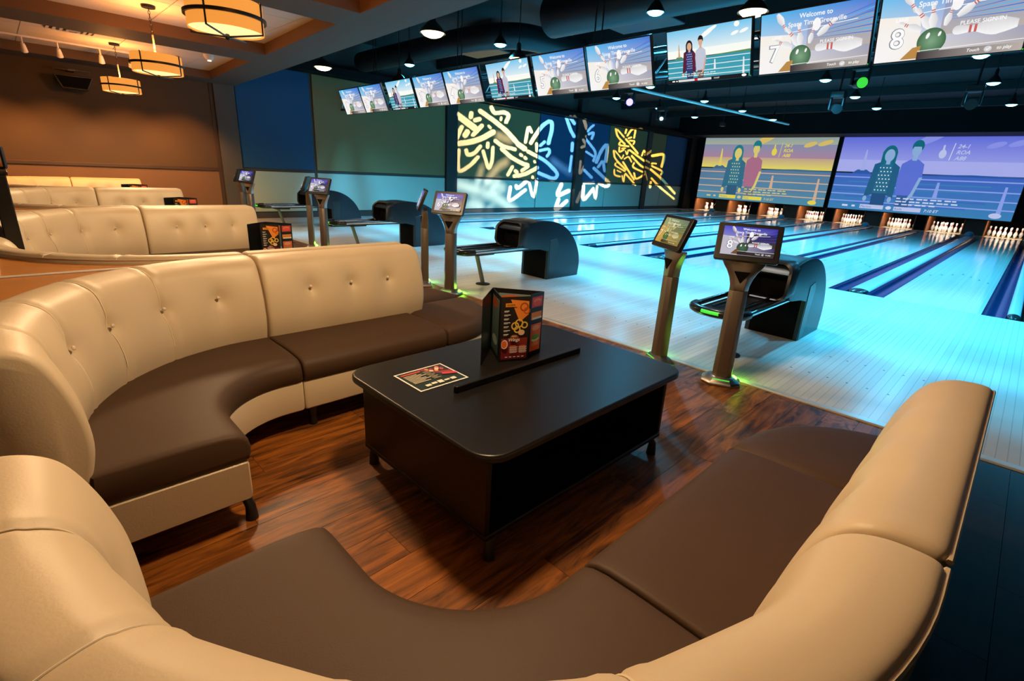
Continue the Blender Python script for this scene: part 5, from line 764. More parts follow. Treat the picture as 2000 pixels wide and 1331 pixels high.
def make_sofa(side, label):
    t = thing('sectional_sofa', label, 'sofa', (XC, 0, 0), group='curved sectional sofas')
    mm = (lambda b: b) if side == 'L' else mirror
    sx = 1 if side == 'L' else -1
    for bm_, bts in ((back_corner, SCB), (back_straight, SB)):
        p = mm(bm_).build('backrest', 'cream_leather', t, smooth='auto')
        for s in bts:
            x, y, z = btn_pos(s); th = 0 if s <= 0 else min(s/0.86, math.pi/2)
            nrm = Vector((math.cos(th)*sx, math.sin(th), 0.28)).normalized()
            o = link_mesh('button', button_me, p, (x*sx, y, z)); o.rotation_euler = nrm.to_track_quat('Z', 'Y').to_euler()
    for (sa, sb), bk in zip(((S_SEAM+0.012, S_END-0.01), (S_BACK0+0.01, S_SEAM-0.012)), [c for c in t.children if c.name.startswith('backrest')]):
        mm(MB().tube([station(s)(1.0645, 0.874) for s in path_frames(sa, sb, 0.04)], 0.0055, 6)).build('piping', 'cream_leather', bk, smooth='auto')
    bk = [c for c in t.children if c.name.startswith('backrest')][0]; df = dents(SCB, SCB[1:])
    for b in SCB[1:]:
        pts = []
        for i in range(7, len(front)-6):
            p, q = front[i-1], front[i+1]; nx, nz = (q.y-p.y), -(q.x-p.x); ln = math.hypot(nx, nz); r_, z_ = front[i].x, front[i].y
            dd = -df(b, r_, z_) - 0.0035; pts.append(station(b)(r_ + nx/ln*dd, z_ + nz/ln*dd))
        mm(MB().tube(pts, 0.0018, 5)).build('stitching', 'stitch', bk, smooth='auto')
    mm(seat_corner).build('seat_cushion', 'brown_leather', t, smooth='auto')
    mm(seat_straight).build('seat_cushion', 'brown_leather', t, smooth='auto')
    mm(end_seat).build('end_seat', 'brown_leather', t, smooth='auto')
    mm(apron_corner).build('base_panel', 'cream_leather', t, smooth='auto')
    mm(apron_straight).build('base_panel', 'cream_leather', t, smooth='auto')
    mm(end_base).build('base_panel', 'cream_leather', t, smooth='auto')
    for x, y in ((UEND-0.06, YC-0.98), (UC-0.45, YC+0.15), (UC-0.98, YC+0.15), (UC-0.45, YSEAT+0.05), (UC-0.98, YSEAT+0.06), (UC-0.98, YSEAT+0.58), (UC-0.80, YC-0.62), (UC-0.30, YC-0.32)):
        link_mesh('foot', foot_me, t, (x*sx, y, 0))
    # curved bracket leg under the open end
    MB().tube([Vector(p) for p in (((UEND-0.24)*sx, YC-0.50, 0.124), ((UEND-0.13)*sx, YC-0.435, 0.112), ((UEND-0.07)*sx, YC-0.40, 0.095), ((UEND-0.055)*sx, YC-0.392, 0.06), ((UEND-0.05)*sx, YC-0.392, 0.0))], [0.016, 0.018, 0.020, 0.020, 0.025], 10).build('bracket_leg', 'black_metal', t, smooth='auto')
    return t
sofaL = make_sofa('L', 'curved cream and brown sofa on the far side of the nearest table')
sofaR = make_sofa('R', 'curved cream and brown sofa in the right foreground, seen from behind its back')
bayname = {1: 'second', 2: 'third', 3: 'fourth'}
for k in (1, 2, 3):
    dup(sofaL, -PITCH*k, 0, ['', 'cream sofa directly behind the nearest cream sofa, with tufted back facing the camera', 'cream sofa third from the front, partly hidden, facing the camera', 'orange-lit sofa farthest back, against the tan wall'][k])
    dup(sofaR, -PITCH*k, 0, ['', 'cream sofa standing back to back with the nearest tufted sofa', 'cream sofa standing back to back with the second tufted sofa', 'cream sofa standing back to back with the third tufted sofa'][k])
# wooden fillers in the gaps between back-to-back bends
def filler(k):
    xc = XC - PITCH*(k-0.5) ; t = thing('corner_filler', ['', 'orange wooden filler with bright edge strip behind the nearest sofa bend', 'orange wooden filler behind the bend of the second sofa', 'orange wooden filler behind the bend of the third sofa'][k], 'filler panel', (xc, 0, 0), group='wooden corner fillers')
    ri = 1.075; hw = PITCH/2
    def side(sg, n=10):
        out = []
        for i in range(n+1):
            th = R(12 + 53*i/n); out.append((sg*(hw + UC - ri*math.cos(th)), YC - ri*math.sin(th)))
        return out
    L_, R_ = side(1), side(-1)
    poly = L_ + list(reversed(R_))
    MB().prism(poly, 0.0, 0.835).build('filler_body', 'wood_filler', t)
    MB().prism(poly, 0.836, 0.852).build('filler_top', 'wood_filler', t)
    ye = L_[-1][1]
    MB().tube([(0, L_[0][1]+0.02, 0.857), (0, ye+0.004, 0.857), (R_[-1][0]+0.01, ye+0.004, 0.857)], 0.0055, 8).build('edge_strip', 'white_plastic', t, smooth='auto')
for k in (1, 2, 3): filler(k)

# ================================================================== COFFEE TABLES
def make_table(label):
    t = thing('coffee_table', label, 'table', (XC, -7.04, 0), group='low black coffee tables')
    w, l = 0.515, 0.70
    MB().prism(rrect(-w, -l, w, l, 0.11, 8), 0.468, 0.502).build('table_top', 'table_black', t, bevel=0.010, seg=3)
    MB().box((-w+0.06, -l+0.06, 0.10), (w-0.06, l-0.06, 0.125)).build('bottom_shelf', 'table_black', t, bevel=0.006)
    MB().box((-w+0.065, -l+0.06, 0.125), (w-0.065, -l+0.085, 0.468)).build('end_panel', 'table_black', t, bevel=0.004)
    MB().box((-w+0.065, l-0.085, 0.125), (w-0.065, l-0.06, 0.468)).build('end_panel', 'table_black', t, bevel=0.004)
    MB().box((-0.012, -l+0.085, 0.125), (0.012, l-0.085, 0.468)).build('centre_panel', 'table_black', t)
    MB().prism(rrect(-0.014, -0.44, 0.014, 0.44, 0.012, 4), 0.502, 0.534).build('centre_rail', 'table_black', t, bevel=0.004)
    for sx in (-1, 1):
        for sy in (-1, 1):
            x, y = sx*(w-0.09), sy*(l-0.11)
            MB().tube([(x-sx*0.05, y-sy*0.05, 0.098), (x, y, 0.092), (x+sx*0.012, y+sy*0.012, 0.065), (x+sx*0.012, y+sy*0.012, 0.0)], [0.018, 0.024, 0.020, 0.026], 12).build('leg', 'black_metal', t, smooth='auto')
    return t
table = make_table('low black coffee table with rounded top, nearest, carrying the flyer and standing menu')
for k in (1, 2, 3): dup(table, -PITCH*k, 0, ['', 'low black coffee table behind the nearest tufted sofa', 'low black coffee table behind the second tufted sofa', 'low black coffee table by the farthest sofa'][k])

# flyer
fa = Art(0.27, 0.225, step=0.00012)
fa.rect(0, 0, .27, .225, rgb('EFEAE4')); fa.rect(.008, .008, .262, .217, rgb('20302C'))
fa.poly([(.12,.217),(.262,.217),(.262,.10),(.20,.12)], rgb('8E3A40')); fa.poly([(.15,.217),(.262,.217),(.262,.13),(.20,.15)], rgb('3A262A'))
for i in range(9): fa.ell(.165+.012*i-.03*(i > 6), .195-.008*((i*3)%5), .010, .013, rgb(['C98A60','D8C0B0','8A3038','E0A070','F0E4DC','B05A40','6A5A80','E0A070','C04A40'][i]), 10)
fa.rect(.02, .186, .125, .200, rgb('C0483C'))
for i in range(8): fa.rect(.022, .170-.013*i, .022+.07+.02*(i%3), .175-.013*i, rgb('D8CDB0')); fa.rect(.128, .170-.013*i, .128+.03+.012*(i%2), .175-.013*i, rgb('A89C80'))
fa.poly([(.19,.10),(.262,.07),(.262,.095),(.20,.12)], rgb('C8434A'))
for i in range(5): fa.rect(.05+.035*i, .022+.006*(i%2), .05+.035*i+.028, .042+.004*(i%3), rgb('E8DCC8'))
fl = thing('flyer', 'printed paper flyer lying flat on the nearest coffee table', 'flyer', (-0.567, -7.455, 0.5025), R(90))
o2 = MB().box((-0.135, -0.1125, 0.0), (0.135, 0.1125, 0.0012)).build('paper', 'white_plastic', fl)
fme = fa.mesh('printed_face', 'print')
for v in fme.vertices:
    x, y, z = v.co; v.co = (x, z, 0.0014 - y)
o = link_mesh('printed_face', fme, fl)

# standing folding menu
def menu_art(W, H, side):
    a = Art(W, H, tint=lambda c: tuple(min(0.92, q*1.7) for q in c), step=0.0002); k = H
    a.rect(0, 0, W, H, rgb('14100F'))
    if side == 'main':
        a.rect(.004, .004, W-.004, H*.36, rgb('5A1418'), rgb('6E1C1C'))
        a.poly([(W*.30,H*.985),(W*.97,H*.95),(W*.97,H*.74),(W*.66,H*.62)], rgb('D8702A'))
        a.ring(W*.80, H*.86, W*.13, W*.05, rgb('8A3A14')); a.ring(W*.90, H*.80, W*.10, W*.04, rgb('A04A1A'))
        for cx, cy, r_ in ((.50,.56,.12),(.64,.60,.13),(.84,.57,.10),(.58,.50,.10)): a.ring(W*cx, H*cy, W*r_, W*.05, rgb('E0A040'), 16)
        a.ell(W*.74, H*.45, W*.12, W*.10, rgb('D8A080'), 18)
        a.rect(W*.12, H*.87, W*.52, H*.93, rgb('E07A20')); a.text('FAVORITES', W*.32, H*.885, H*.036, rgb('14100F'), 'C', .02, stretch=.75)
        for i in range(7): a.rect(W*.08, H*(.80-.062*i), W*(.26+.05*(i%2)), H*(.812-.062*i), rgb('D8D0C8')); a.rect(W*.08, H*(.785-.062*i), W*.22, H*(.793-.062*i), rgb('A8A098'))
        a.ell(W*.48, H*.37, W*.16, W*.12, rgb('7A3A1A'), 20); a.text('FRESH', W*.47, H*.385, H*.03, rgb('FFFFFF'), 'C', .01); a.text('Wings', W*.47, H*.315, H*.075, rgb('FFFFFF'), 'C', .01, .25)
        a.ell(0.006+W*.09, H*.27, W*.12, H*.075, rgb('E8E0DC'), 18); a.ell(0.006+W*.08, H*.27, W*.10, H*.06, rgb('D05A24'), 18)
        for cx in (.46, .80):
            a.rect(W*(cx-.12), H*.232, W*(cx+.10), H*.244, rgb('C0602A'))
            for i in range(6): a.rect(W*(cx-.15+.02*(i%2)), H*(.215-.018*i), W*(cx+.15-.03*(i%2)), H*(.224-.018*i), rgb('C8B0A8'))
        for i in range(5): a.rect(W*(.16+.15*i), H*.055, W*(.25+.15*i), H*.066, rgb('D8C8C0'))
    elif side == 'strip':
        for y0, y1, c in ((.80,.97,'B03A34'), (.60,.72,'D87A28'), (.06,.52,'C85A34')): a.rect(W*.08, H*y0, W*.92, H*y1, rgb(c))
        for cy, c in ((.90,'E07050'), (.86,'D04A3A'), (.45,'E08A60'), (.36,'D86038'), (.26,'F0C090'), (.30,'5A8A3A'), (.18,'E07A48'), (.11,'D05028')): a.ell(W*.5, H*cy, W*.32, H*.045, rgb(c), 14)
        a.rect(W*.15, H*.60, W*.9, H*.635, rgb('EDE6DE'))
    elif side == 'left':
        a.poly([(0.01,H*.03),(W*.9,H*.03),(W*.9,H*.95),(.01,H*.95)], rgb('2A2220'))
        a.ell(W*.5, H*.66, W*.22, H*.13, rgb('C88A3A'), 18); a.ell(W*.48, H*.70, W*.10, H*.06, rgb('14100F'), 14); a.rect(W*.3, H*.06, W*.7, H*.14, rgb('C06A20'))
        a.ell(W*.5, H*.35, W*.3, H*.10, rgb('8A4A2A'), 18)
    else:
        a.rect(W*.1, H*.05, W*.9, H*.95, rgb('3A4A4A'), rgb('5A6A6A')); a.ell(W*.4, H*.85, W*.3, H*.08, rgb('A04A20'), 16); a.ell(W*.5, H*.25, W*.3, H*.08, rgb('8A9A98'), 16)
    return a
def make_menu(label):
    # panels as seen from above: spine S, two splayed leaves towards the camera, a printed front leaf and the back board
    S, A_, B_, Mm, K_ = (-0.70, -6.96), (-0.535, -7.175), (-0.515, -7.07), (-0.45, -6.925), (-0.485, -6.79)
    ox, oy = -0.55, -6.97
    t = thing('menu', label, 'menu', (ox, oy, 0.5025), group='standing folding menus'); H = 0.345
    def leaf(p, q, art, off=0.0):
        p, q = Vector((p[0]-ox, p[1]-oy)), Vector((q[0]-ox, q[1]-oy)); d = q-p; Wd = d.length; ang = math.atan2(d.y, d.x); c = (p+q)/2
        o = MB().box((-Wd/2, -0.0015, 0), (Wd/2, 0.0015, H)).build('leaf', 'bezel', t); o.location = (c.x, c.y, 0); o.rotation_euler = (0, 0, ang)
        art(Wd*0.94, H*0.95).build('printed_face', 'print', o, (0, -0.0019, H/2))
    leaf(S, A_, lambda w_, h_: menu_art(w_, h_, 'left')); leaf(S, B_, lambda w_, h_: menu_art(w_, h_, 'plain'))
    leaf(B_, Mm, lambda w_, h_: menu_art(w_, h_, 'main'))
    leaf((-0.475, -6.90), K_, lambda w_, h_: menu_art(w_, h_, 'strip'))
    leaf(S, K_, lambda w_, h_: menu_art(w_, h_, 'plain'))
    return t
menu = make_menu('black folding menu standing on the nearest table, with Wings printed on it')
for k in (1, 2, 3): dup(menu, -PITCH*k, 0, ['', 'black folding menu standing behind the nearest tufted sofa', 'black folding menu peeking over the second sofa back', 'black folding menu in front of the orange-lit farthest sofa'][k])

# ================================================================== CONSOLE PEDESTALS
def hexa(w, d, cx=0, cy=0): return [(cx-w, cy-d*0.35), (cx-w*0.55, cy-d), (cx+w*0.55, cy-d), (cx+w, cy-d*0.35), (cx+w, cy+d), (cx-w, cy+d)]
def pedestal(x, y, ang, n, style, label):
    t = thing('touch_console', label, 'console', (x, y, 0), R(ang), group='lane touch consoles')
    MB().loft([[(px, py, z) for px, py in hexa(w, d)] for w, d, z in ((0.135,0.085,0.001),(0.138,0.088,0.016),(0.128,0.08,0.030),(0.090,0.058,0.060),(0.076,0.050,0.066))]).build('base', 'steel', t, bevel=0.002)
    MB().loft([[(px, py, z) for px, py in hexa(w, d)] for w, d, z in ((0.068,0.046,0.063),(0.062,0.044,0.72))]).build('column', 'bronze_steel', t, bevel=0.004)
    MB().loft([[(px, py, z) for px, py in hexa(w, d)] for w, d, z in ((0.062,0.044,0.722),(0.064,0.043,0.76),(0.078,0.040,0.81),(0.100,0.036,0.855),(0.126,0.032,0.893),(0.140,0.030,0.918),(0.142,0.028,0.930))]).build('neck', 'steel', t, bevel=0.003)
    MB().loft([[(px, py, z) for px, py in ((-a_,-0.046),(a_,-0.046),(a_,0.0),(-a_,0.0))] for a_, z in ((0.003,0.778),(0.028,0.818),(0.050,0.852),(0.052,0.858))]).build('neck_triangle', 'void_black', t)  # black triangular inset on the front of the neck
    MB().obox((0, -0.068, 0.049), (0.06, 0, 0), (0, 0.002, 0.0025), (0, -0.0012, 0.001)).build('base_light', 'green_led', t)
    tl = R(22)
    hd = MB().prism(rrect(-0.205, -0.132, 0.205, 0.132, 0.016, 5), -0.018, 0.018, tf=lambda a, b, c: (a, -c, b)).build('tablet', 'bezel', t, bevel=0.005)
    hd.location = (0, -0.03, 1.055); hd.rotation_euler = (-tl, 0, 0)
    welcome_art(n, 0.335, 0.20, style).build('screen', 'display', hd, (0, -0.0187, 0.006))
    MB().box((-0.05, -0.012, 0.930), (0.05, 0.03, 0.97)).build('tablet_joint', 'black_metal', t)
    light('POINT', 'base_glow', (x - 0.16*math.sin(R(-ang)), y + 0.14, 0.06), 1.3, (0.25, 1.0, 0.05), shadow_soft_size=0.03)
    return t
for k in range(4):
    pedestal(-0.12-PITCH*k*1.008, -5.115, 22, 8-2*k, 'tab', 'metal touch console for lane %s, tablet turned to the right' % NUM[8-2*k])
    pedestal(-0.67-PITCH*k*1.008, -5.09, -32, 7-2*k, 'amber' if k == 0 else 'tab', 'metal touch console for lane %s, tablet turned to the left' % NUM[7-2*k])

# ================================================================== BALL RETURNS
def ball_return(xc, label):
    t = thing('ball_return', label, 'ball return', (xc, -3.3, 0), group='ball returns')
    hw = 0.235
    out = catmull([(-0.60,0.47,0),(-0.655,0.53,0),(-0.68,0.61,0),(-0.66,0.70,0),(-0.56,0.775,0),(-0.30,0.815,0),(-0.02,0.80,0),(0.22,0.72,0),(0.42,0.57,0),(0.55,0.38,0),(0.60,0.20,0),(0.585,0.0,0)], 4)
    outer = [(p.x, p.y) for p in out]
    prof = outer + [(-0.12,0.0),(-0.12,0.40),(-0.30,0.44)]
    for sx in (-1, 1):
        # side shells, bulging slightly outwards
        pts = prof; n = len(pts); cx = sum(p[0] for p in pts)/n; cz = 0.40
        mb = MB(); lo = [(sx*(hw-0.02), y, z) for y, z in pts]; hi = [(sx*(hw+0.012), y, z) for y, z in pts]; hi2 = [(sx*(hw+0.020), cx+(y-cx)*0.93, max(0, cz+(z-cz)*0.93) if z > 0.01 else 0.0) for y, z in pts]
        mb.loft([lo, hi, hi2]); mb.build('side_shell', 'hood_plastic', t, smooth='auto')
        # moulded groove plate on the side
        MB().add([(sx*(hw+0.024), -0.10, 0.0), (sx*(hw+0.024), 0.02, 0.0), (sx*(hw+0.024), 0.10, 0.50), (sx*(hw+0.024), 0.04, 0.58), (sx*(hw+0.024), -0.10, 0.55),
                  (sx*(hw+0.012), -0.10, 0.0), (sx*(hw+0.012), 0.02, 0.0), (sx*(hw+0.012), 0.10, 0.50), (sx*(hw+0.012), 0.04, 0.58), (sx*(hw+0.012), -0.10, 0.55)],
                 [(0,1,2,3,4),(9,8,7,6,5),(0,5,6,1),(1,6,7,2),(2,7,8,3),(3,8,9,4),(4,9,5,0)]).build('side_moulding', 'tray_black', t, bevel=0.006)
    n = len(outer); roof = MB()
    inn = []
    for i, (y, z) in enumerate(outer):
        a, b = outer[max(i-1,0)], outer[min(i+1,n-1)]; d = Vector((b[0]-a[0], b[1]-a[1])).normalized(); inn.append((y + d.y*0.035, max(0, z - d.x*0.035)))
    roof.loft([[(-hw, y, z), (hw, y, z), (hw, yi, zi), (-hw, yi, zi)] for (y, z), (yi, zi) in list(zip(outer, inn))[12:]])
    roof.build('hood_roof', 'hood_plastic', t, smooth='auto')
    oc = rrect(-hw-0.03, 0.47, hw+0.03, 0.815, 0.10, 6); ic = rrect(-hw+0.022, 0.475, hw-0.022, 0.782, 0.08, 6); mc = rrect(-hw-0.005, 0.465, hw+0.005, 0.80, 0.09, 6)
    lean = lambda zz: -0.655 - 0.05*math.sin(math.pi*min(1, max(0, (zz-0.47)/0.33)))*0.6 + 0.06*max(0, zz-0.68)/0.13
    MB().loft([[(a_, lean(b_)+0.10, b_) for a_, b_ in oc], [(a_, lean(b_)+0.01, b_) for a_, b_ in oc], [(a_, lean(b_)-0.025, b_) for a_, b_ in mc], [(a_, lean(b_)-0.012, b_) for a_, b_ in ic]], cap0=False, cap1=False).build('hood_rim', 'hood_plastic', t, smooth='auto')
    MB().loft([[(a_, lean(b_)-0.011, b_) for a_, b_ in ic], [(a_, lean(b_)+0.14, b_) for a_, b_ in ic]], cap0=False, cap1=False).build('hood_shade_liner', 'void_black', t, smooth='auto')  # black lining stands in for the shade inside the opening
    MB().prism([(a_, b_) for a_, b_ in rrect(-hw+0.03, 0.45, hw-0.03, 0.775, 0.08, 6)], 0, 0.01, tf=lambda p, q, r_: (p, -0.50+r_, q)).build('opening_shade_sheet', 'void_black', t)  # flat black sheet paints the dark inside of the hood
    MB().box((-hw+0.02, -0.12, 0.0), (hw-0.02, -0.09, 0.42)).build('front_plate', 'void_black', t)
    MB().box((-hw+0.02, 0.10, 0.05), (hw-0.02, 0.12, 0.68)).build('inner_shade_sheet', 'void_black', t)  # second black sheet, keeps the hood's inside dark
    # tray with chrome rails and rounded nose
    z = 0.47; rw = 0.215; yn = -1.46
    rail = [(rw, 0.0, z)] + [(rw, -0.36*i, z) for i in range(1, 5)] + [(rw*math.cos(R(a)), yn - 0.17*math.sin(R(a)), z) for a in range(0, 181, 15)] + [(-rw, -0.36*i, z) for i in range(4, 0, -1)] + [(-rw, 0.0, z)]
    MB().tube(rail, 0.024, 10).build('rail', 'chrome', t, smooth='auto')
    MB().tube([(rw*math.cos(R(a)), yn - 0.17*math.sin(R(a)) - 0.008, z) for a in range(-8, 189, 14)], 0.036, 10).build('nose_bumper', 'tray_black', t, smooth='auto')
    MB().tube([(0.07, yn-0.197, z+0.005), (0.0, yn-0.203, z+0.005), (-0.07, yn-0.197, z+0.005)], 0.016, 8).build('nose_green_glint', 'green_led', t, smooth='auto')  # glowing bar paints the green highlight on the nose, no lamp here
    MB().prism([(rw*0.9*math.cos(R(a)), yn - 0.14*math.sin(R(a))) for a in range(0, 181, 15)] + [(-rw*0.9, -0.02), (rw*0.9, -0.02)], z-0.045, z-0.020).build('tray_deck', 'tray_black', t, bevel=0.006)
    for sx in (-0.09, 0.09): MB().tube([(sx, -0.03, z), (sx, yn+0.05, z)], 0.012, 8).build('ball_track', 'chrome', t, smooth='auto')
    MB().box((-0.10, -1.30, z-0.075), (0.10, -1.00, z-0.045)).build('tray_bracket', 'tray_black', t, bevel=0.008)
    MB().tube([(0, -1.22, z-0.07), (0, -1.10, 0.012)], 0.028, 12).build('support_post', 'bronze_steel', t, smooth='auto')
    MB().lathe([(0.095, 0.0), (0.095, 0.008), (0.06, 0.016), (0.032, 0.02)], (0, -1.10, 0), 20).build('foot_plate', 'black_metal', t, smooth='auto')
    return t
br = ball_return(-GA/2, 'dark ball return with chrome rails behind the consoles for lanes seven and eight')
for k in (1, 2, 3): dup(br, -PITCH*k, 0, 'dark ball return with chrome rails behind the consoles for lanes %s and %s' % (NUM[7-2*k], NUM[8-2*k]))
# ================================================================== LAMPS AND CEILING THINGS
def drum(x, y, label):
    t = thing('drum_pendant', label, 'pendant lamp', (x, y, 2.45), group='amber drum pendants')
    r = 0.265; h = 0.20
    MB().lathe([(r, -h/2), (r, h/2), (r-0.004, h/2), (r-0.004, -h/2), (r, -h/2)], n=40).build('shade', 'drum_shade', t, smooth='auto')
    MB().lathe([(r-0.008, -h/2+0.012), (r-0.008, -h/2+0.018)], n=40).build('diffuser', 'diffuser', t, smooth='auto')
    MB().lathe([(r+0.022, -0.018), (r+0.022, 0.006), (r+0.004, 0.006), (r+0.004, -0.018), (r+0.022, -0.018)], n=40).build('band', 'black_metal', t, smooth='auto')
    for k in range(4):
        a = R(45+90*k); ca, sa = math.cos(a), math.sin(a)
        o = MB().tube([(ca*(r+0.014), sa*(r+0.014), h/2+0.004), (ca*(r+0.014), sa*(r+0.014), -h/2-0.012), (0, 0, -h/2-0.035)], 0.008, 6).build('strap', 'black_metal', t)
        MB().tube([(ca*(r+0.012), sa*(r+0.012), h/2+0.002), (0, 0, h/2+0.01)], 0.006, 6).build('spoke', 'black_metal', t)
    MB().lathe([(0.0001, -0.028), (0.016, -0.02), (0.02, 0), (0.014, 0.015)], (0, 0, -h/2-0.03), 12).build('finial', 'black_metal', t, smooth=True)
    MB().tube([(0, 0, h/2), (0, 0, h/2+0.22)], 0.010, 8).build('stem', 'pale_wood', t, smooth='auto')
    # chain
    top = ZT - 2.45 - 0.02
    z = h/2+0.22; mb = MB(); i = 0
    while z < top:
        pts = [((0.010*math.cos(a) if i % 2 else 0), (0 if i % 2 else 0.010*math.cos(a)), z+0.018+0.022*math.sin(a)) for a in [2*math.pi*q/8 for q in range(8)]]
        mb.tube(pts, 0.0035, 5, closed=True); z += 0.036; i += 1
    mb.build('chain', 'black_metal', t)
    MB().lathe([(0.07, -0.03), (0.075, -0.01), (0.075, 0.0)], (0, 0, ZT-2.45-0.001), 20).build('canopy', 'black_metal', t, smooth='auto')
    light('SPOT', 'pendant_light', (x, y, 2.45-h/2-0.075), PENDANT_W*0.65, WARM, target=(x, y, 0), spot_size=R(174), spot_blend=0.25, shadow_soft_size=0.12)
    light('POINT', 'pendant_uplight', (x, y, 2.45+h/2+0.06), PENDANT_W*0.20, AMBER, shadow_soft_size=0.06)
drum(-3.55, -7.25, 'largest amber drum pendant, nearest of the three in the coffers')
drum(-6.80, -7.08, 'amber drum pendant in the middle of the three')
drum(-10.05, -6.97, 'smallest amber drum pendant, nearest the tan wall')
drum(-0.30, -7.42, 'amber drum pendant over the nearest coffee table')

def cone_pendant(x, y, z, label, led, power, color, group, rr=0.15, spot=True, drop=None):
    t = thing('cone_pendant', label, 'pendant lamp', (x, y, z), group=group)
    MB().lathe([(rr, 0.0), (rr*0.93, 0.03), (rr*0.55, 0.10), (rr*0.28, 0.14), (rr*0.22, 0.24), (rr*0.1, 0.26), (rr*0.08, 0.25), (rr*0.2, 0.13), (rr*0.5, 0.09), (rr*0.90, 0.025), (rr*0.97, 0.0), (rr, 0.0)], n=24).build('shade', 'black_metal', t, smooth='auto')
    MB().lathe([(0.0001, -rr*0.30), (rr*0.35, -rr*0.27), (rr*0.66, -rr*0.16), (rr*0.86, 0.004), (rr*0.86, 0.02)], n=24).build('lens', led, t, smooth='auto')
    MB().tube([(0, 0, 0.25), (0, 0, 4.4-z)], 0.008, 6).build('rod', 'black_metal', t)
    light('SPOT', 'pendant_spot', (x, y, z-rr*0.3-0.03), power, color, target=(x, y, 0), spot_size=R((112 if x > 1 else 138) if y < 0 and color == CYAN else (154 if color == CYAN else 104)), spot_blend=0.7, shadow_soft_size=rr*0.7)
cy = [(1.75,-0.85),(3.0,3.3),(0.12,-2.25),(-2.97,-2.17),(-6.06,-2.07),(-9.13,-1.90),(-6.0,2.75),(-7.78,3.94),(-7.79,6.23),(-5.89,5.35),(-7.81,8.63),(-5.77,7.59),(-5.73,10.01),(-2.48,3.57),(-2.50,6.02),(-2.48,8.17),(-0.04,2.50),(-0.03,5.18),(0.12,8.44)]  # first one is unseen, added to bring cyan onto the right approach
pos_ph = ['added unseen past the right end of the monitor row', 'beyond the right edge over the lanes', 'above monitor eight', 'near the duct behind monitor six', 'near the duct behind monitor four', 'near the duct left of monitor three', 'just below monitor six', 'below and left of the blue spotlight', 'below the blue spotlight',
          'above the white rail under the sixth monitor', 'lowest left one by the patterned wall', 'beside the middle of the white rail', 'near the far end of the white rail', 'under monitor seven', 'middle of the row under monitor seven',
          'above the gap between the two projection screens', 'at the lower right corner of monitor eight', 'beside the spotlight at the right edge', 'lowest one at the right edge']
for (x, y), ph in zip(cy, pos_ph):
    cone_pendant(x, y, 3.50, 'dark cone pendant glowing cyan, ' + ph, 'cyan_led', CYAN_W*(1.15 if y < 0 else 0.66), CYAN, 'cyan cone pendants', 0.12)
for (x, y), ph in zip([(-4.89,-4.34),(-8.79,-4.02),(-8.81,-2.36),(-5.85,-1.82),(-1.66,-2.21)], ['over the approach beside the soffit, largest', 'over the approach at the far left', 'peeking above the second television', 'peeking above the television right of monitor four', 'peeking above monitor seven']):
    cone_pendant(x, y, 3.30 if y > -2.3 else 3.08, 'dark cone pendant with warm light, ' + ph, 'warm_bulb', WARM_PEND_W, (1.0, 0.94, 0.84), 'warm cone pendants', 0.17)
cone_pendant(-1.0, -4.5, 3.08, 'added unseen dark cone pendant with warm light over the approach by lane 7', 'warm_bulb', WARM_PEND_W, (1.0, 0.94, 0.84), 'warm cone pendants', 0.17)  # unseen lamp added at the row's spacing to whiten the near approach

# track lights over the far bay
t = thing('track_light', 'white track with small spot heads on the far coffer ceiling', 'track light', (-10.75, -7.5, ZT), group='track lights')
MB().box((-0.018, -1.2, -0.03), (0.018, 1.2, -0.001)).build('track', 'white_plastic', t, bevel=0.004)
for dy in (-0.56, -0.13, 0.42, 0.84):
    hd = MB().tube([(0, dy, -0.03), (0, dy, -0.12)], 0.012, 8).build('stem', 'white_plastic', t)
    d = Vector((-0.6, 0.10, -1)).normalized(); p = Vector((0, dy, -0.12))
    MB().tube([p, p+d*0.05, p+d*0.13], [0.025, 0.036, 0.046], 14).build('spot_head', 'white_plastic', t, smooth='auto')
    MB().tube([p+d*0.1305, p+d*0.133], 0.040, 14).build('bulb', 'warm_bulb', t)
    wp = Vector((-10.75, -7.5+dy, ZT)) + p + d*0.16
    light('SPOT', 'track_spot', wp, TRACK_W, AMBER, target=wp + Vector((-1.3, 0.1*dy, -2.05)), spot_size=R(75), spot_blend=0.7, shadow_soft_size=0.04)
# ceiling fittings
for x, y, lab in ((-9.2, -6.05, 'small round white ceiling sprinkler cover near the far coffer corner'),):
    t = thing('dome_fitting', lab, 'ceiling fitting', (-9.55, -5.72, ZT-0.001))
    MB().lathe([(0.085, 0), (0.085, -0.03), (0.06, -0.075), (0.03, -0.09), (0.0001, -0.092)], n=20).build('dome', 'white_plastic', t, smooth='auto')
    MB().lathe([(0.03, -0.092), (0.026, -0.10), (0.0001, -0.10)], n=14).build('lens', 'warm_bulb', t, smooth='auto')
for x, y, lab in ((-9.35, -7.55, 'white square air vent in the far coffer ceiling'), (-6.1, -7.75, 'white square air vent in the middle coffer ceiling')):
    t = thing('air_vent', lab, 'air vent', (x, y, ZT-0.001), group='ceiling air vents')
    for k, r_ in enumerate((0.29, 0.22, 0.15, 0.08)):
        z0, z1 = -0.004-0.010*k, -0.016-0.010*k
        q = r_-0.035
        mb = MB()
        for lo, hi in (((-r_,-r_),(r_,-q)), ((-r_,q),(r_,r_)), ((-r_,-q),(-q,q)), ((q,-q),(r_,q))): mb.box((lo[0],lo[1],z1), (hi[0],hi[1],z0))
        mb.build('louvre', 'white_plastic', t)
    MB().box((-0.29, -0.29, -0.006), (0.29, 0.29, -0.001)).build('backing', 'wood_trim', t)

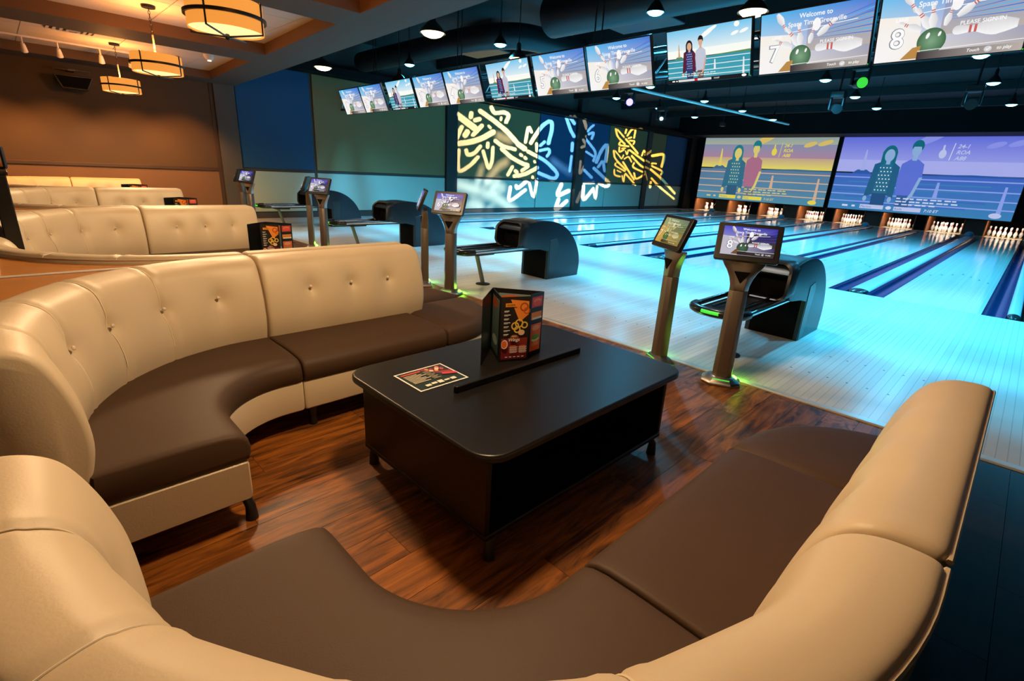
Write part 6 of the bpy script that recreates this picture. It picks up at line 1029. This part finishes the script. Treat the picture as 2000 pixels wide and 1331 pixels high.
# wall speaker
t = thing('wall_speaker', 'black loudspeaker on a bracket high on the tan wall', 'speaker', (-11.93, -7.40, 2.45))
MB().loft([[(x, y, z) for x, y in p] for p, z in (([(-0.11,-0.17),(0.13,-0.20),(0.13,0.20),(-0.11,0.17)], 0.0), ([(-0.15,-0.25),(0.17,-0.29),(0.17,0.29),(-0.15,0.25)], 0.23))]).build('cabinet', 'black_metal', t, bevel=0.012)
MB().add([(0.136,-0.17,0.02),(0.136,0.17,0.02),(0.174,0.26,0.21),(0.174,-0.26,0.21)], [(0,1,2,3)]).build('grille', 'void_black', t)
MB().tube([(0.0,-0.25,0.12),(0.0,-0.26,0.33),(0.0,0.26,0.33),(0.0,0.25,0.12)], 0.012, 6).build('yoke', 'black_metal', t)
MB().box((-0.33, -0.05, 0.315), (0.02, 0.05, 0.345)).build('wall_bracket', 'black_metal', t)

# ducts and rails over the lanes
def duct(name, path, r, label, m='duct_metal'):
    p = catmull(path, 6) if len(path) > 2 else [Vector(q) for q in path]
    o = MB().tube(p, r, 20).build(name, m, None, smooth='auto'); return tag(o, label, 'duct')
duct('air_duct', [(-11.8, -1.55, 3.86), (-9.9, -1.55, 3.86), (-7.8, -1.55, 3.86), (-7.0, -1.35, 3.88), (-6.7, -0.7, 3.95), (-6.7, 0.9, 4.0)], 0.23, 'dark round air duct bending away above the left monitors')
duct('air_duct', [(-5.4, -1.5, 3.95), (-3.5, -1.5, 3.95), (-0.5, -1.5, 3.95), (3.4, -1.5, 3.95)], 0.32, 'dark round air duct above the right monitors')
o = MB().tube([(-6.46, 2.69, 3.5), (-5.73, 11.5, 3.5)], 0.035, 8).build('ceiling_rail', 'white_plastic', None, smooth='auto'); tag(o, 'thin pale rail under the dark lane ceiling', 'rail')
t_ = MB()
for yy in (3.5, 7.2, 11.0):
    xx = -6.46 + 0.73*(yy-2.69)/8.81; t_.tube([(xx, yy, 3.53), (xx, yy, 4.4)], 0.008, 6)
t_.build('rail_hanger', 'black_metal', o)
for x, y, s_, lab in ((-8.2, -0.6, 0.55, 'dark square ceiling box above monitor five'), (-4.2, -0.55, 0.6, 'dark square ceiling box above the television right of monitor six')):
    o = MB().box((x-s_, y-0.3, 3.85), (x+s_, y+0.3, 4.25)).build('ceiling_unit', 'duct_metal', None, bevel=0.02); tag(o, lab, 'ceiling unit')
    mb = MB()
    for a in (-1, 1):
        for b in (-1, 1): mb.tube([(x+a*s_*0.9, y+b*0.25, 4.25), (x+a*s_*0.9, y+b*0.25, 4.4)], 0.01, 6)
    mb.build('hanger', 'black_metal', o)

# moving-head spotlights
def moving_head(loc, target, led, label, lens_r=0.085):
    loc = Vector(loc); t = thing('moving_head', label, 'stage light', loc, group='moving-head spotlights')
    MB().box((-0.13, -0.10, 0.20), (0.13, 0.10, 0.32)).build('base_box', 'black_metal', t, bevel=0.012)
    for sx in (-1, 1): MB().box((sx*0.12-0.018, -0.05, -0.03), (sx*0.12+0.018, 0.05, 0.21)).build('yoke_arm', 'black_metal', t, bevel=0.01)
    MB().tube([(0, 0, 0.32), (0, 0, 4.4-loc.z)], 0.02, 8).build('hanging_pipe', 'black_metal', t)
    d = (Vector(target)-loc).normalized()
    MB().tube([-d*0.13, -d*0.12, d*0.09, d*0.13, d*0.132], [0.05, 0.075, 0.085, 0.095, 0.095], 18).build('head', 'black_metal', t, smooth='auto')
    if led: MB().tube([d*0.1325, d*0.135], lens_r, 18).build('lens', led, t)
    return t
moving_head((-6.9, 3.3, 3.28), (1.2, -8.7, 1.6), 'blue_led', 'moving-head spotlight glowing blue below monitor six')
moving_head((-7.35, 5.7, 3.15), (1.0, -6, 1.0), 'white_led', 'moving-head spotlight with a dim white lens below the blue one', 0.05)
moving_head((-1.55, 2.3, 3.20), (0.6, -1.0, 2.9), 'green_led', 'moving-head spotlight glowing green below monitor eight')
moving_head((-2.35, 4.2, 3.05), (0.6, -1.0, 1.6), None, 'unlit moving-head spotlight hanging left of the green one')
moving_head((-0.2, 4.6, 3.08), (0.2, 1.0, 2.4), None, 'unlit moving-head spotlight at the right edge beside a cyan pendant')

# pattern projectors: a perforated plate in front of a small lamp throws the strokes on the left wall
def projector(loc, strokes, power, color, label, soft=0.0004, d=0.09):
    loc = Vector(loc); t = thing('pattern_projector', label, 'projector', loc, group='pattern projectors')
    ys = [p[0] for s in strokes for p in s]; zs = [p[1] for s in strokes for p in s]
    # plate plane faces the wall: x = loc.x - d ; a wall point (y,z) maps along the ray from the lamp
    kk = d/(loc.x - (XL+0.05))
    def mp(y, z): return ((y-loc.y)*kk, (z-loc.z)*kk)
    hy = max(abs(mp(min(ys), 0)[0]), abs(mp(max(ys), 0)[0])) + 0.02; hz0 = mp(0, min(zs))[1] - 0.02; hz1 = max(0.03, mp(0, max(zs))[1] + 0.02)
    polys = [[mp(y, z) for y, z in s] for s in strokes]
    rows = 320; dz = (hz1-hz0)/rows; vs = []; fs = []
    for i in range(rows):
        zz = hz0 + (i+0.5)*dz; iv = []
        for pg in polys:
            cr = []
            for (a0, b0), (a1, b1) in zip(pg, pg[1:]+pg[:1]):
                if (b0 <= zz) != (b1 <= zz): cr.append((a0 + (zz-b0)/(b1-b0)*(a1-a0), 1 if b1 > b0 else -1))
            cr.sort(); wn = 0; st = None
            for xx, sg in cr:
                if wn == 0: st = xx
                wn += sg
                if wn == 0: iv.append((st, xx))
        iv.sort(); cur = -hy; solid = []
        for p, q in iv:
            if p > cur: solid.append((cur, p))
            cur = max(cur, q)
        if cur < hy: solid.append((cur, hy))
        for p, q in solid:
            o = len(vs); z0, z1 = hz0+i*dz, hz0+(i+1)*dz
            vs += [(-d, p, z0), (-d, q, z0), (-d, q, z1), (-d, p, z1)]; fs.append((o, o+1, o+2, o+3))
    pl = MB().add(vs, fs).build('pattern_plate', 'void_black', t, fix=False)
    a = 0.004
    hb = MB()
    hb.box((-d-0.002, -hy-a, hz0-a), (0.05, -hy, hz1+a)); hb.box((-d-0.002, hy, hz0-a), (0.05, hy+a, hz1+a)); hb.box((-d-0.002, -hy, hz1), (0.05, hy, hz1+a)); hb.box((-d-0.002, -hy, hz0-a), (0.05, hy, hz0)); hb.box((0.05, -hy-a, hz0-a), (0.054, hy+a, hz1+a))
    hb.build('lamp_house', 'black_metal', t)
    MB().tube([(0, 0, hz1), (0, 0, 4.4-loc.z)], 0.012, 8).build('hanging_pipe', 'black_metal', t)
    light('SPOT', 'projector_lamp', loc, power, color, target=(loc.x-1, loc.y, loc.z), spot_size=R(170), spot_blend=0.0, shadow_soft_size=soft)
projector((-8.6, 5.6, 3.80), GOBO_WHITE, 7000, (1.0, 0.92, 0.74), 'small black pattern projector by the left wall, throwing pale strokes')
projector((-8.6, 4.5, 3.98), GOBO_SOFT, 2500, (1.0, 0.95, 0.85), 'small black pattern projector nearest the monitors, throwing faint strokes', 0.0035)
projector((-8.6, 12.6, 3.70), GOBO_YELLOW, 5000, (1.0, 0.66, 0.16), 'small black pattern projector farthest down the lanes, throwing yellow strokes')

# ================================================================== REAR DIVIDER behind the bays
t = thing('drink_rail', 'dark half-height drink rail behind the far sofas at the left edge', 'counter', (0, -9.02, 0))
MB().box((-12.2, -0.06, 0), (-3.2, 0.0, 1.02)).build('divider_panel', 'wood_trim', t)
MB().box((-12.2, -0.30, 1.02), (-3.2, 0.02, 1.06)).build('counter_top', 'table_black', t, bevel=0.008)
for k in range(6): MB().box((-11.6+1.66*k, 0.0, 0), (-11.6+1.66*k+0.10, 0.045, 1.019)).build('post', 'table_black', t, bevel=0.006)
for k in (1, 2, 3):
    xc = XC - PITCH*k
    t = thing('divider_panel', ['', 'dark divider panel closing the second bay, at the left edge of the picture', 'dark divider panel closing the third bay, behind the nearer divider', 'dark divider panel closing the farthest bay'][k], 'divider', (xc, -8.74, 0), group='bay divider panels')
    MB().box((-0.24, -0.03, 0), (0.24, 0.015, 1.22)).build('panel', 'wood_trim', t)
    for sx in (-1, 1): MB().box((sx*0.28-0.04, -0.04, 0), (sx*0.28+0.04, 0.04, 1.25)).build('post', 'table_black', t, bevel=0.006)
    MB().box((-0.325, -0.05, 1.25), (0.325, 0.05, 1.275)).build('cap', 'table_black', t, bevel=0.006)
t = thing('photo_stand', 'small black display stand with a lit card on the nearest divider panel, left edge', 'display stand', (XC-PITCH-0.05, -8.735, 1.2755), R(60))
MB().prism(rrect(-0.06, 0.0, 0.06, 0.15, 0.015, 4), -0.012, 0.012, tf=lambda a, b, c: (a, -c, b)).build('stand_frame', 'bezel', t, bevel=0.003)
ca = Art(0.094, 0.125); ca.rect(0, 0, .094, .125, rgb('D8A88A'), rgb('E8C8B0')); ca.ell(.047, .08, .028, .018, rgb('9A3A30'), 16); ca.rect(.0, .0, .094, .022, rgb('E07A20')); ca.rect(.014, .03, .08, .05, rgb('6A7A80'))
ca.build('card', 'print', t, (0, -0.0135, 0.078))
